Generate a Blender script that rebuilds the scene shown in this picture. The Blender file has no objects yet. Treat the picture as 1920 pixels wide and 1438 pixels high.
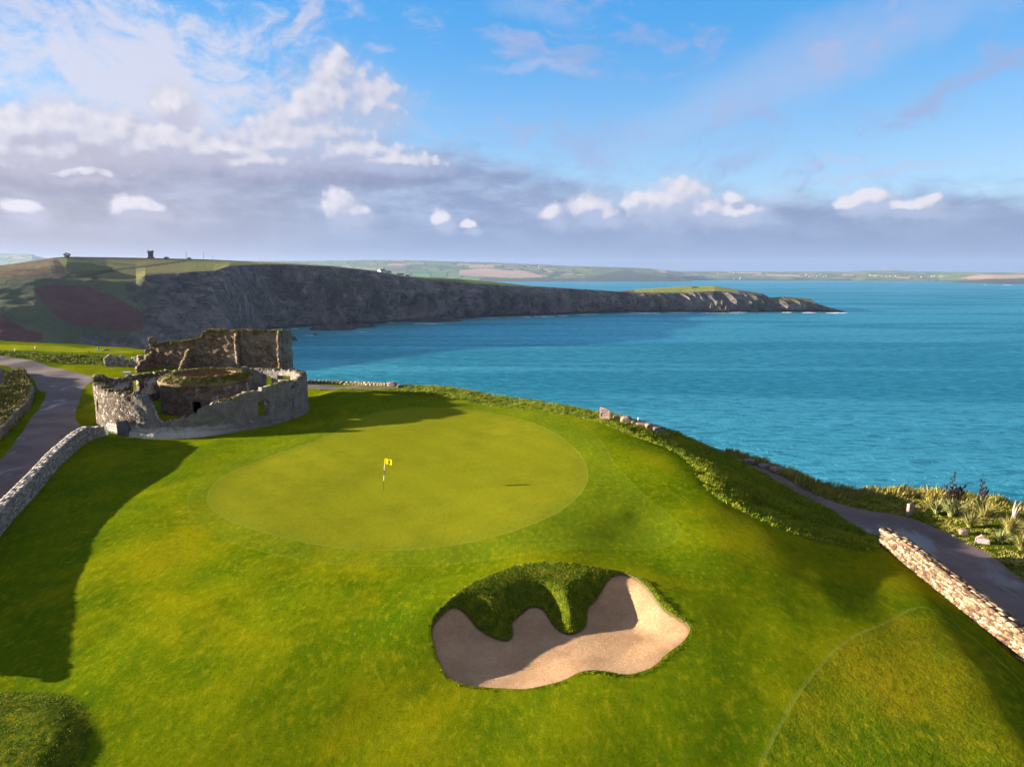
import bpy, math, random
import numpy as np
from mathutils import Vector, geometry, noise as mnoise

rng = np.random.default_rng(7)
random.seed(7)
S = bpy.context.scene
COL = S.collection

# ------------------------------------------------------------------ camera
CAM_H = 15.0
PITCH = math.atan(205 / 1280)
CP, SP = math.cos(PITCH), math.sin(PITCH)
SEA_Z = -75.0
cam = bpy.data.cameras.new('camera')
cam.sensor_width = 36.0
cam.lens = 24.0
cam.clip_start = 0.5
cam.clip_end = 60000
cam_o = bpy.data.objects.new('camera', cam)
COL.objects.link(cam_o)
cam_o.location = (0, 0, CAM_H)
cam_o.rotation_euler = (math.pi / 2 - PITCH, 0, 0)
S.camera = cam_o

# ------------------------------------------------------------------ exposure
EXPOSURE = 2.3
S.view_settings.view_transform = 'Standard'
S.view_settings.look = 'None'
S.view_settings.gamma = 1
S.view_settings.exposure = EXPOSURE
S.view_settings.use_curve_mapping = False
S.cycles.max_bounces = 5
S.cycles.diffuse_bounces = 2
S.cycles.glossy_bounces = 2
S.cycles.volume_bounces = 1
S.cycles.transparent_max_bounces = 6
S.cycles.use_denoising = True

# ------------------------------------------------------------------ sun
SUN_EL = math.radians(8.8)
SUN_AZ = math.atan2(-0.99, 0.10)          # compass angle from +Y towards +X
sun_dir = Vector((math.sin(SUN_AZ) * math.cos(SUN_EL), math.cos(SUN_AZ) * math.cos(SUN_EL), math.sin(SUN_EL)))
sl = bpy.data.lights.new('sun', 'SUN')
sl.energy = 5.0
sl.angle = math.radians(0.5)
sl.color = (1.0, 0.86, 0.66)
so = bpy.data.objects.new('sun', sl)
COL.objects.link(so)
so.rotation_euler = sun_dir.to_track_quat('Z', 'Y').to_euler()


# ------------------------------------------------------------------ helpers for nodes
class NT:
    def __init__(s, tree):
        s.t = tree
        s.L = tree.links

    def node(s, typ, **kw):
        n = s.t.nodes.new(typ)
        for k, v in kw.items():
            setattr(n, k, v)
        return n

    def put(s, sock, v):
        if v is None:
            return
        if isinstance(v, bpy.types.NodeSocket):
            s.L.new(v, sock)
        else:
            if sock.type == 'RGBA' and hasattr(v, '__len__') and len(v) == 3:
                v = tuple(v) + (1.0,)
            sock.default_value = v

    def m(s, op, a, b=None, c=None, clamp=False):
        n = s.node('ShaderNodeMath', operation=op)
        n.use_clamp = clamp
        s.put(n.inputs[0], a)
        s.put(n.inputs[1], b)
        s.put(n.inputs[2], c)
        return n.outputs[0]

    def v(s, op, a, b=None):
        n = s.node('ShaderNodeVectorMath', operation=op)
        s.put(n.inputs[0], a)
        if op == 'SCALE':
            s.put(n.inputs[3], b)
        else:
            s.put(n.inputs[1], b)
        return n.outputs['Value'] if op in ('LENGTH', 'DOT_PRODUCT', 'DISTANCE') else n.outputs[0]

    def comb(s, x, y, z=0.0):
        n = s.node('ShaderNodeCombineXYZ')
        s.put(n.inputs[0], x)
        s.put(n.inputs[1], y)
        s.put(n.inputs[2], z)
        return n.outputs[0]

    def sep(s, v):
        n = s.node('ShaderNodeSeparateXYZ')
        s.put(n.inputs[0], v)
        return n.outputs

    def noise(s, vec, scale, detail=3.0, rough=0.55, color=False, dist=0.0):
        n = s.node('ShaderNodeTexNoise')
        s.put(n.inputs['Vector'], vec)
        n.inputs['Scale'].default_value = scale
        n.inputs['Detail'].default_value = detail
        n.inputs['Roughness'].default_value = rough
        n.inputs['Distortion'].default_value = dist
        return n.outputs['Color'] if color else n.outputs[0]

    def vor(s, vec, scale, feature='F1', out='Distance', rand=1.0):
        n = s.node('ShaderNodeTexVoronoi', feature=feature)
        s.put(n.inputs['Vector'], vec)
        n.inputs['Scale'].default_value = scale
        n.inputs['Randomness'].default_value = rand
        return n.outputs[out]

    def ss(s, x, a, b):
        n = s.node('ShaderNodeMapRange', interpolation_type='SMOOTHSTEP')
        s.put(n.inputs[0], x)
        s.put(n.inputs[1], a)
        s.put(n.inputs[2], b)
        return n.outputs[0]

    def mix(s, f, a, b, mode='MIX'):
        n = s.node('ShaderNodeMix', data_type='RGBA', blend_type=mode)
        s.put(n.inputs[0], f)
        s.put(n.inputs[6], a)
        s.put(n.inputs[7], b)
        return n.outputs[2]

    def attr(s, name, out='Fac'):
        n = s.node('ShaderNodeAttribute', attribute_name=name)
        return n.outputs[out]

    def bump(s, h, strength=0.5, dist=0.1, normal=None):
        n = s.node('ShaderNodeBump')
        n.inputs['Strength'].default_value = strength
        n.inputs['Distance'].default_value = dist
        s.put(n.inputs['Height'], h)
        if normal is not None:
            s.put(n.inputs['Normal'], normal)
        return n.outputs[0]

    def pos(s):
        return s.node('ShaderNodeNewGeometry').outputs['Position']


def new_mat(name):
    m = bpy.data.materials.new(name)
    m.use_nodes = True
    m.node_tree.nodes.clear()
    return m, NT(m.node_tree)


def finish(N, color, rough=0.9, normal=None, spec=0.2, metal=0.0):
    b = N.node('ShaderNodeBsdfPrincipled')
    N.put(b.inputs['Base Color'], color)
    N.put(b.inputs['Roughness'], rough)
    b.inputs['Specular IOR Level'].default_value = spec
    b.inputs['Metallic'].default_value = metal
    if normal is not None:
        N.put(b.inputs['Normal'], normal)
    o = N.node('ShaderNodeOutputMaterial')
    N.L.new(b.outputs[0], o.inputs[0])
    return b


def lin(*c):
    return tuple((x / 255 / 12.92) if x / 255 <= 0.04045 else ((x / 255 + 0.055) / 1.055) ** 2.4 for x in c)


# ------------------------------------------------------------------ measuring: photograph pixel -> place
def pdir(px, py):
    a = (px - 960) / 1280
    b = (py - 719) / 1280
    return a, CP - b * SP, -(SP + b * CP)          # x, y, z of the ray


def G(px, py, z=0.0):
    a, f, d = pdir(px, py)
    t = (z - CAM_H) / d
    return np.array([a * t, f * t, z])


def D(px, py, dist):
    a, f, d = pdir(px, py)
    t = dist / f
    return np.array([a * t, dist, CAM_H + d * t])


def proj(x, y, z):
    h = CAM_H - z
    zc = y * CP + h * SP
    return 960 + 1280 * x / zc, 719 + 1280 * (h * CP - y * SP) / zc


def azel(px, py):
    a, f, d = pdir(px, py)
    return math.degrees(math.atan2(a, f)), math.degrees(math.atan2(d, math.hypot(a, f)))


# ------------------------------------------------------------------ world: sky with clouds
def build_world():
    w = bpy.data.worlds.new('World')
    S.world = w
    w.use_nodes = True
    t = w.node_tree
    t.nodes.clear()
    N = NT(t)
    BG = 0.1
    K = 1.0 / (2 ** EXPOSURE) / BG              # photograph brightness -> node colour

    def C(r, g, b, k=1.0):
        return tuple(v * K * k for v in lin(r, g, b))

    sky = N.node('ShaderNodeTexSky', sky_type='NISHITA')
    sky.sun_disc = False
    sky.sun_elevation = SUN_EL
    sky.sun_rotation = SUN_AZ
    sky.altitude = 90
    sky.air_density = 1.0
    sky.dust_density = 0.6
    sky.ozone_density = 2.0
    dirv = N.node('ShaderNodeTexCoord').outputs['Generated']
    x, y, z = N.sep(N.v('NORMALIZE', dirv))
    U = N.m('MULTIPLY', N.m('ARCTAN2', x, y), 57.29578)
    V = N.m('MULTIPLY', N.m('ARCSINE', z), 57.29578)
    p = N.comb(U, V)

    # a group: billowing density of the heaped clouds at a point (azimuth, elevation)
    puffs = [(50, 243, 50, 26), (120, 238, 55, 26), (165, 262, 100, 30), (60, 275, 110, 28), (325, 268, 75, 24),
             (245, 276, 70, 24), (425, 278, 60, 13),
             (633, 138, 27, 34), (645, 182, 66, 44), (700, 196, 50, 34), (592, 200, 42, 26), (575, 255, 95, 38),
             (530, 270, 75, 26), (650, 285, 90, 20),
             (325, 200, 26, 24), (248, 386, 30, 15), (280, 392, 22, 10), (640, 384, 30, 22), (655, 396, 34, 14), (828, 408, 17, 13),
             (878, 421, 12, 7), (1034, 398, 18, 14), (1100, 388, 36, 22), (1136, 400, 20, 11), (1190, 384, 20, 15),
             (1235, 380, 46, 24), (1280, 370, 42, 28), (1322, 392, 30, 18), (1380, 396, 40, 12),
             (1630, 376, 40, 15), (1600, 384, 26, 7), (1690, 386, 44, 8), (1745, 372, 12, 7),
             (45, 393, 26, 12), (150, 322, 44, 6), (20, 248, 40, 20), (200, 250, 60, 26), (380, 285, 70, 16), (480, 300, 80, 14), (720, 300, 90, 10), (560, 215, 40, 20), (1375, 374, 16, 10)]
    def cloud_group(u_lo, u_hi):
      g = bpy.data.node_groups.new('heaped_cloud', 'ShaderNodeTree')
      g.interface.new_socket('P', in_out='INPUT', socket_type='NodeSocketVector')
      g.interface.new_socket('D', in_out='OUTPUT', socket_type='NodeSocketFloat')
      M = NT(g)
      gi = M.node('NodeGroupInput').outputs[0]
      n1 = M.v('SUBTRACT', M.noise(gi, 0.5, 4.0, 0.5, True), (0.5, 0.5, 0.5))
      n2 = M.v('SUBTRACT', M.noise(gi, 1.9, 5.0, 0.55, True), (0.5, 0.5, 0.5))
      bil = M.vor(M.v('ADD', gi, M.v('SCALE', n2, 0.5)), 1.35, 'SMOOTH_F1')
      q = M.v('ADD', gi, M.v('SCALE', n1, 1.0))
      q = M.v('ADD', q, M.v('SCALE', n2, 0.45))
      acc = None
      for cx, cy, rx, ry in puffs:
          u0, v0 = azel(cx, cy)
          if not (u_lo - 5.5 < u0 < u_hi + 5.5):
              continue
          ru = rx / 1280 * 57.3 * 1.3
          rv = ry / 1280 * 57.3 * 1.42
          dd = M.v('LENGTH', M.v('MULTIPLY', M.v('SUBTRACT', q, (u0, v0, 0)), (1 / ru, 1 / rv, 0)))
          e = M.m('SUBTRACT', 1.0, dd)
          acc = e if acc is None else M.m('SMOOTH_MAX', acc, e, 0.45)
      acc = M.m('ADD', acc, M.m('MULTIPLY', M.m('SUBTRACT', 0.42, bil), 0.5))
      go = M.node('NodeGroupOutput')
      M.L.new(acc, go.inputs[0])
      return g

    def dens(g, vec):
        n = N.node('ShaderNodeGroup', node_tree=g)
        N.put(n.inputs[0], vec)
        return n.outputs[0]

    # blue of the clear sky: the Sky Texture, more saturated and deeper with height
    hs = N.node('ShaderNodeHueSaturation')
    hs.inputs['Saturation'].default_value = 1.25
    hs.inputs['Value'].default_value = 1.0
    N.L.new(sky.outputs[0], hs.inputs['Color'])
    up = N.ss(V, 2.0, 21.0)
    clear = N.mix(up, C(160, 192, 232), C(50, 152, 228))
    c = N.mix(0.8, hs.outputs[0], clear)
    # brighter to the left (towards the sun)
    # thin high veil
    wv = N.v('ADD', p, N.v('SCALE', N.noise(p, 0.07, 3, 0.5, True), 9.0))
    st = N.v('MULTIPLY', wv, (0.10, 0.34, 1))
    rot = N.node('ShaderNodeVectorRotate', rotation_type='Z_AXIS')
    N.put(rot.inputs['Vector'], st)
    rot.inputs['Angle'].default_value = math.radians(12)
    veil = N.noise(rot.outputs[0], 0.9, 8.0, 0.62)
    lft = N.ss(U, 8.0, -22.0)
    th = N.m('SUBTRACT', 0.50, N.m('MULTIPLY', lft, -0.03))
    va = N.m('MULTIPLY', N.ss(veil, th, N.m('ADD', th, 0.2)), 0.75)
    c = N.mix(va, c, N.mix(lft, C(160, 178, 222), C(205, 208, 232)))
    # big white wisps upper left
    u0, v0 = azel(260, 150)
    wsp = N.v('LENGTH', N.v('MULTIPLY', N.v('SUBTRACT', wv, (u0 + 4.5, v0 + 4.5, 0)), (1 / 11.0, 1 / 5.6, 0)))
    wf = N.noise(N.v('MULTIPLY', wv, (0.35, 0.8, 1)), 1.0, 9.0, 0.66)
    wa = N.m('MULTIPLY', N.ss(N.m('ADD', N.m('SUBTRACT', 1.0, wsp), N.m('MULTIPLY', N.m('SUBTRACT', wf, 0.5), 2.6)), -0.25, 0.75), 0.85)
    c = N.mix(wa, c, C(222, 221, 236))
    # streaks right of the middle
    for (sx, sy, rx, ry, tilt, a) in [(1640, 322, 190, 9, 6, 0.5), (1560, 300, 90, 8, 8, 0.4), (1010, 130, 110, 10, 0, 0.45), (1450, 130, 330, 50, 24, 0.35),
                                      (1700, 60, 300, 45, 20, 0.35), (1010, 22, 90, 22, -10, 0.3), (60, 22, 120, 20, 5, 0.35), (860, 395, 140, 14, 0, 0.3), (1450, 386, 120, 20, 0, 0.6), (1700, 392, 130, 14, 0, 0.45), (1000, 392, 90, 20, 0, 0.35), (300, 400, 120, 26, 0, 0.3), (1250, 400, 120, 18, 0, 0.4)]:
        uu, vv = azel(sx, sy)
        dv = N.v('SUBTRACT', N.v('ADD', p, N.v('SCALE', N.v('SUBTRACT', N.noise(p, 0.35, 6, 0.62, True), (0.5, 0.5, 0.5)), 3.0)), (uu, vv, 0))
        r2 = N.node('ShaderNodeVectorRotate', rotation_type='Z_AXIS')
        N.put(r2.inputs['Vector'], dv)
        r2.inputs['Angle'].default_value = -math.radians(tilt)
        e = N.v('LENGTH', N.v('MULTIPLY', r2.outputs[0], (1280 / 57.3 / rx, 1280 / 57.3 / ry, 0)))
        c = N.mix(N.m('MULTIPLY', N.ss(e, 1.3, 0.1), a), c, C(192, 200, 232))
    # grey layer of the far cloud bank; its top edge falls from left to right
    edge_n = N.m('MULTIPLY', N.m('SUBTRACT', N.noise(N.v('MULTIPLY', p, (0.35, 1.0, 1)), 0.6, 6.0, 0.6), 0.5), 6.0)
    right = N.ss(U, -6.0, 14.0)
    edge = N.m('SUBTRACT', 10.2, N.m('MULTIPLY', right, 4.2))
    sa = N.ss(N.m('SUBTRACT', N.m('ADD', edge, edge_n), V), -1.0, 2.2)
    lft2 = N.ss(U, -4.0, -34.0)
    gcol = N.mix(lft2, C(134, 150, 188), C(162, 155, 172))
    tone = N.noise(N.v('MULTIPLY', p, (0.25, 0.8, 1)), 0.7, 6.0, 0.6)
    hi = N.mix(lft2, C(172, 190, 222), C(196, 194, 212))
    gcol = N.mix(N.m('MULTIPLY', N.ss(tone, 0.38, 0.72), N.ss(V, 1.0, 6.0)), gcol, hi)
    sa = N.m('MULTIPLY', sa, 0.93)
    c = N.mix(sa, c, gcol)
    # the darker flat base in the middle left
    for (sx, sy, rx, ry, a) in [(650, 332, 190, 22, 0.75), (420, 322, 240, 22, 0.4), (150, 340, 300, 26, 0.3)]:
        uu, vv = azel(sx, sy)
        dv = N.v('SUBTRACT', N.v('ADD', p, N.v('SCALE', N.v('SUBTRACT', N.noise(p, 0.5, 5, 0.6, True), (0.5, 0.5, 0.5)), 2.2)), (uu, vv, 0))
        e = N.v('LENGTH', N.v('MULTIPLY', dv, (1280 / 57.3 / rx, 1280 / 57.3 / ry, 0)))
        c = N.mix(N.m('MULTIPLY', N.ss(e, 1.25, 0.2), a), c, C(134, 140, 174))
    # heaped clouds with their lit tops, worked out only in the part of the sky where they stand
    p1 = N.v('ADD', p, (-0.45, 0.55, 0))

    def heaped(u_lo, u_hi):
        g = cloud_group(u_lo, u_hi)
        d0, d1 = dens(g, p), dens(g, p1)
        light = N.m('ADD', 0.46, N.m('MULTIPLY', N.m('SUBTRACT', d0, d1), 1.0), clamp=True)
        ccol = N.mix(light, C(176, 181, 208), C(240, 235, 241))
        body = N.m('MULTIPLY', N.ss(N.m('MAXIMUM', d1, d0), -0.45, 0.8), 0.72)
        cc = N.mix(body, c, N.mix(lft2, C(182, 192, 220), C(196, 192, 210)))
        crisp = N.m('MULTIPLY', N.ss(d0, -0.05, 0.40), N.ss(light, 0.15, 0.62))
        return bgnode(N.mix(N.m('MULTIPLY', crisp, 0.82), cc, ccol))

    def bgnode(col):
        bg = N.node('ShaderNodeBackground')
        N.put(bg.inputs['Color'], col)
        bg.inputs['Strength'].default_value = BG
        return bg.outputs[0]

    def pick(f, a_, b_):
        n = N.node('ShaderNodeMixShader')
        N.put(n.inputs[0], f)
        N.L.new(a_, n.inputs[1])
        N.L.new(b_, n.inputs[2])
        return n.outputs[0]

    belt = pick(N.m('GREATER_THAN', U, -14.0), heaped(-60, -14), pick(N.m('GREATER_THAN', U, 4.0), heaped(-14, 4), heaped(4, 60)))
    belt = pick(N.m('GREATER_THAN', V, 19.0), belt, bgnode(c))
    # the rest of the sky, away from the cloud belt: blue with a pale horizon
    rest = N.mix(0.7, sky.outputs[0], N.mix(N.ss(V, 0.0, 30.0), C(160, 154, 164), C(108, 132, 178)))
    rest = N.mix(N.m('MULTIPLY', N.ss(N.noise(p, 0.06, 3, 0.6), 0.40, 0.60), 0.7), rest, C(196, 188, 188))  # unseen warm grey cloud, added to take the blue out of shadows
    far = N.m('MAXIMUM', N.m('GREATER_THAN', N.m('ABSOLUTE', U), 46.0), N.m('MAXIMUM', N.m('GREATER_THAN', V, 27.0), N.m('LESS_THAN', V, -0.2)))
    rest = N.mix(N.ss(V, 0.0, -3.0), rest, C(90, 110, 130))
    allsky = pick(far, belt, bgnode(rest))
    o = N.node('ShaderNodeOutputWorld')
    N.L.new(allsky, o.inputs[0])
    w.cycles.sampling_method = 'MANUAL'
    w.cycles.sample_map_resolution = 256


build_world()


# ------------------------------------------------------------------ helpers for objects
def tag(o, label=None, cat=None, group=None, kind=None):
    if label:
        o['label'] = label
    if cat:
        o['category'] = cat
    if group:
        o['group'] = group
    if kind:
        o['kind'] = kind
    return o


def empty(name, loc, label, cat, group=None):
    o = bpy.data.objects.new(name, None)
    o.empty_display_size = 0.3
    o.location = loc
    COL.objects.link(o)
    return tag(o, label, cat, group)


def link(name, me, mat=None, parent=None):
    o = bpy.data.objects.new(name, me)
    if mat:
        me.materials.append(mat)
    COL.objects.link(o)
    if parent is not None:
        o.parent = parent
        o.location = -Vector(parent.location) if parent.type == 'EMPTY' else (0, 0, 0)
    return o


def np_mesh(name, verts, faces, attrs=None, smooth=False):
    """verts (n,3); faces (m,k) array, or list of index tuples; attrs: per-vertex floats / colours"""
    me = bpy.data.meshes.new(name)
    verts = np.asarray(verts, dtype=np.float32)
    if isinstance(faces, np.ndarray):
        m, k = faces.shape
        me.vertices.add(len(verts))
        me.vertices.foreach_set('co', verts.ravel())
        me.loops.add(m * k)
        me.loops.foreach_set('vertex_index', faces.astype(np.int32).ravel())
        me.polygons.add(m)
        me.polygons.foreach_set('loop_start', np.arange(0, m * k, k, dtype=np.int32))
        me.polygons.foreach_set('loop_total', np.full(m, k, dtype=np.int32))
        me.update(calc_edges=True)
    else:
        me.from_pydata([tuple(v) for v in verts], [], faces)
    if attrs:
        for an, av in attrs.items():
            av = np.asarray(av, dtype=np.float32)
            if av.ndim == 2:
                a = me.attributes.new(an, 'FLOAT_COLOR', 'POINT')
                if av.shape[1] == 3:
                    av = np.hstack([av, np.ones((len(av), 1), np.float32)])
                a.data.foreach_set('color', av.ravel())
            else:
                a = me.attributes.new(an, 'FLOAT', 'POINT')
                a.data.foreach_set('value', av)
    if smooth:
        me.polygons.foreach_set('use_smooth', np.ones(len(me.polygons), dtype=bool))
    me.validate()
    me.update()
    return me


class MB:
    """collects simple solids into one mesh"""
    def __init__(s):
        s.v, s.f = [], []

    def add(s, vs, fs):
        k = len(s.v)
        s.v += [tuple(v) for v in vs]
        s.f += [tuple(i + k for i in f) for f in fs]

    def box(s, c, d, rz=0.0, jit=0.0):
        cx, cy, cz = c
        hx, hy, hz = d[0] / 2, d[1] / 2, d[2] / 2
        ca, sa = math.cos(rz), math.sin(rz)
        vs = []
        for k in (-1, 1):
            for i, j in ((-1, -1), (1, -1), (1, 1), (-1, 1)):
                a, b, e = i * hx, j * hy, k * hz
                if jit:
                    a += random.uniform(-jit, jit)
                    b += random.uniform(-jit, jit)
                    e += random.uniform(-jit, jit)
                vs.append((cx + a * ca - b * sa, cy + a * sa + b * ca, cz + e))
        s.add(vs, [(3, 2, 1, 0), (4, 5, 6, 7), (0, 1, 5, 4), (1, 2, 6, 5), (2, 3, 7, 6), (3, 0, 4, 7)])

    def tube(s, pts, rads, n=8, caps=True):
        rings = []
        for i, p in enumerate(pts):
            p = Vector(p)
            a = Vector(pts[max(0, i - 1)])
            b = Vector(pts[min(len(pts) - 1, i + 1)])
            d = (b - a).normalized()
            u = d.orthogonal().normalized()
            w = d.cross(u)
            rings.append([p + (u * math.cos(t) + w * math.sin(t)) * rads[i] for t in [2 * math.pi * j / n for j in range(n)]])
        vs = [v for r in rings for v in r]
        fs = [(i * n + j, i * n + (j + 1) % n, (i + 1) * n + (j + 1) % n, (i + 1) * n + j) for i in range(len(pts) - 1) for j in range(n)]
        if caps:
            fs += [tuple(range(n))[::-1], tuple((len(pts) - 1) * n + j for j in range(n))]
        s.add(vs, fs)

    def build(s, name, mat, parent=None, smooth=False):
        me = bpy.data.meshes.new(name)
        me.from_pydata(s.v, [], s.f)
        if smooth:
            me.polygons.foreach_set('use_smooth', np.ones(len(me.polygons), dtype=bool))
        me.update()
        return link(name, me, mat, parent)


def pip(x, y, poly):
    """points in polygon, vectorised"""
    poly = np.asarray(poly)
    inside = np.zeros(len(x), bool)
    x0, y0 = poly[:, 0], poly[:, 1]
    x1, y1 = np.roll(x0, -1), np.roll(y0, -1)
    for a, b, c_, d in zip(x0, y0, x1, y1):
        if b == d:
            continue
        k = ((b > y) != (d > y)) & (x < (c_ - a) * (y - b) / (d - b) + a)
        inside ^= k
    return inside


def seg_dist(x, y, pts, closed=False):
    pts = np.asarray(pts)[:, :2]
    n = len(pts)
    best = np.full(len(x), 1e9)
    for i in range(n if closed else n - 1):
        a = pts[i]
        b = pts[(i + 1) % n]
        d = b - a
        L = max(d @ d, 1e-9)
        t = np.clip(((x - a[0]) * d[0] + (y - a[1]) * d[1]) / L, 0, 1)
        best = np.minimum(best, np.hypot(x - a[0] - t * d[0], y - a[1] - t * d[1]))
    return best


def sdist(x, y, poly):
    """positive inside"""
    d = seg_dist(x, y, poly, True)
    return np.where(pip(x, y, poly), d, -d)


def sstep(t):
    t = np.clip(t, 0, 1)
    return t * t * (3 - 2 * t)


def smooth_poly(pts, it=2, closed=True):
    p = np.asarray(pts, float)
    for _ in range(it):
        if closed:
            q = np.roll(p, -1, 0)
            p = np.stack([.75 * p + .25 * q, .25 * p + .75 * q], 1).reshape(-1, p.shape[1])
        else:
            q = np.stack([.75 * p[:-1] + .25 * p[1:], .25 * p[:-1] + .75 * p[1:]], 1).reshape(-1, p.shape[1])
            p = np.vstack([p[:1], q, p[-1:]])
    return p


_nt = rng.random((64, 64))


def vnoise(x, y):
    xi, yi = np.floor(x).astype(int), np.floor(y).astype(int)
    fx, fy = x - xi, y - yi
    fx, fy = fx * fx * (3 - 2 * fx), fy * fy * (3 - 2 * fy)
    a = _nt[xi % 64, yi % 64]
    b = _nt[(xi + 1) % 64, yi % 64]
    c_ = _nt[xi % 64, (yi + 1) % 64]
    d = _nt[(xi + 1) % 64, (yi + 1) % 64]
    return (a * (1 - fx) + b * fx) * (1 - fy) + (c_ * (1 - fx) + d * fx) * fy - 0.5


def fbm(x, y, o=4):
    s_, a = 0, 1.0
    for i in range(o):
        s_ = s_ + a * vnoise(x * 2 ** i + 17.3 * i, y * 2 ** i + 5.1 * i)
        a *= 0.5
    return s_

# ------------------------------------------------------------------ terrain of the near headland
CTRL_PX = [
    # px, py, height above the putting green
    (400, 930, -.8), (700, 920, -.3), (1000, 900, .4), (700, 1025, -.55), (1050, 985, .25), (560, 830, -.55), (620, 780, -.65),
    (900, 800, .2), (720, 765, -.3), (1060, 850, .65), (820, 740, .1), (640, 745, -.3), (480, 870, -1.05), (420, 880, -.9), (530, 895, -.6),
    (1000, 765, .5), (1110, 785, .85), (1200, 830, .8), (1260, 870, .8), (1310, 900, .75), (1150, 880, .7), (1170, 960, .45),
    (1225, 1000, -.15), (1190, 975, .1), (1285, 975, .3), (1380, 950, .3), (1300, 1060, -.15), (1160, 1010, -.1), (1400, 1000, .0),
    (780, 1160, -.5), (1040, 1050, .05), (1150, 1058, -.1), (900, 1060, -.35), (1340, 1180, -.65), (1250, 1290, -1.15), (820, 1290, -1.5),
    (1000, 1340, -1.6), (700, 1200, -.9), (700, 1080, -.6), (560, 1130, -.85), (1500, 1040, -.35), (1600, 1100, -.8),
    (400, 1100, -.95), (300, 1000, -.95), (340, 900, -.9), (200, 900, -1.35), (100, 1000, -1.5), (0, 1100, -1.7), (150, 1150, -1.45), (300, 1300, -1.6),
    (500, 1438, -1.9), (960, 1438, -1.9), (1400, 1438, -2.1), (0, 1438, -1.9), (1700, 1300, -1.4), (1900, 1400, -1.8), (1750, 1180, -1.2), (1900, 1260, -1.6),
    # round the old tower
    (250, 830, -1.2), (330, 822, -1.15), (450, 822, -1.1), (560, 795, -1.1), (590, 770, -1.0), (600, 740, -.3), (200, 790, -.9), (170, 760, -.8),
    # left drive and what lies beyond
    (120, 820, -.6), (60, 870, -.6), (0, 900, -.7), (120, 740, -.5), (60, 690, -.1), (165, 705, -.5), (-150, 900, -.8), (-200, 720, .2),
    (0, 655, .9), (120, 658, .8), (240, 664, .6), (250, 690, .0), (400, 688, .0), (500, 690, -.1), (545, 690, -.3), (110, 672, .5), (-200, 655, 1.0),
    # back edge
    (600, 727, -.5), (740, 731, -.3), (800, 729, .15), (950, 747, .45), (1080, 768, .75), (1130, 781, .75), (1240, 806, .3), (700, 733, -.2),
    # right path and coast
    (1345, 848, -1.0), (1400, 872, -1.3), (1500, 930, -1.7), (1600, 975, -1.75), (1700, 990, -1.65), (1800, 1040, -1.65), (1920, 1110, -1.75), (2050, 1200, -2.0), (2100, 1350, -3),
    (1290, 826, -.6), (1440, 874, -1.5), (1500, 895, -1.7), (1600, 922, -1.7), (1760, 930, -1.6), (1920, 952, -1.6), (2100, 1000, -1.8), (1850, 1000, -1.5),
    (1440, 920, -.8), (1540, 965, -1.5), (1380, 890, -.5), (1480, 955, -.9), (1600, 990, -1.2), (1650, 1030, -1.1),
    (1350, 880, .2), (1700, 1080, -1.2), (1800, 1160, -1.4),
]
cp = np.array([G(*c) for c in CTRL_PX])
extra = np.array([(-60, 0, -1.5), (0, 0, -2), (40, 0, -2.5), (0, -60, -2), (-80, -60, -1), (80, -40, -3), (-90, 70, 0), (-120, 40, 0), (-160, 120, 1.5), (-240, 20, 1),
                  (-60, 170, 0), (-140, 190, 2), (-250, 200, 3)], float)
cp = np.vstack([cp, extra])


def _tps(r2):
    return 0.5 * r2 * np.log(r2 + 1e-9)


_sc = 30.0
_X = cp[:, :2] / _sc
_n = len(_X)
_K = _tps(((_X[:, None] - _X[None]) ** 2).sum(-1)) + np.eye(_n) * 0.002
_P = np.hstack([np.ones((_n, 1)), _X])
_A = np.block([[_K, _P], [_P.T, np.zeros((3, 3))]])
_w = np.linalg.solve(_A, np.concatenate([cp[:, 2], np.zeros(3)]))

# outlines measured in the photograph and set down on the ground -----------------------------------
FORT_C = np.array([-35.6, 78.5])
FORT_R = 11.2
FORT_Z = -1.2


def base_h(x, y):
    q = np.stack([x, y], -1) / _sc
    out = np.empty(len(x))
    for i in range(0, len(x), 20000):
        qq = q[i:i + 20000]
        out[i:i + 20000] = _tps(((qq[:, None] - _X[None]) ** 2).sum(-1)) @ _w[:_n] + _w[_n] + qq @ _w[_n + 1:]
    return out


def on_ground(pts, zf=None):
    """photograph points -> points on the ground surface"""
    zf = zf or base_h
    pts = np.asarray(pts, float)
    z = np.full(len(pts), -0.8)
    for _ in range(14):
        g = np.array([G(px, py, zz) for (px, py), zz in zip(pts[:, :2], z)])
        z = 0.5 * z + 0.5 * np.clip(zf(g[:, 0], g[:, 1]), -4, 4)
    g[:, 2] = zf(g[:, 0], g[:, 1])
    return g


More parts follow.
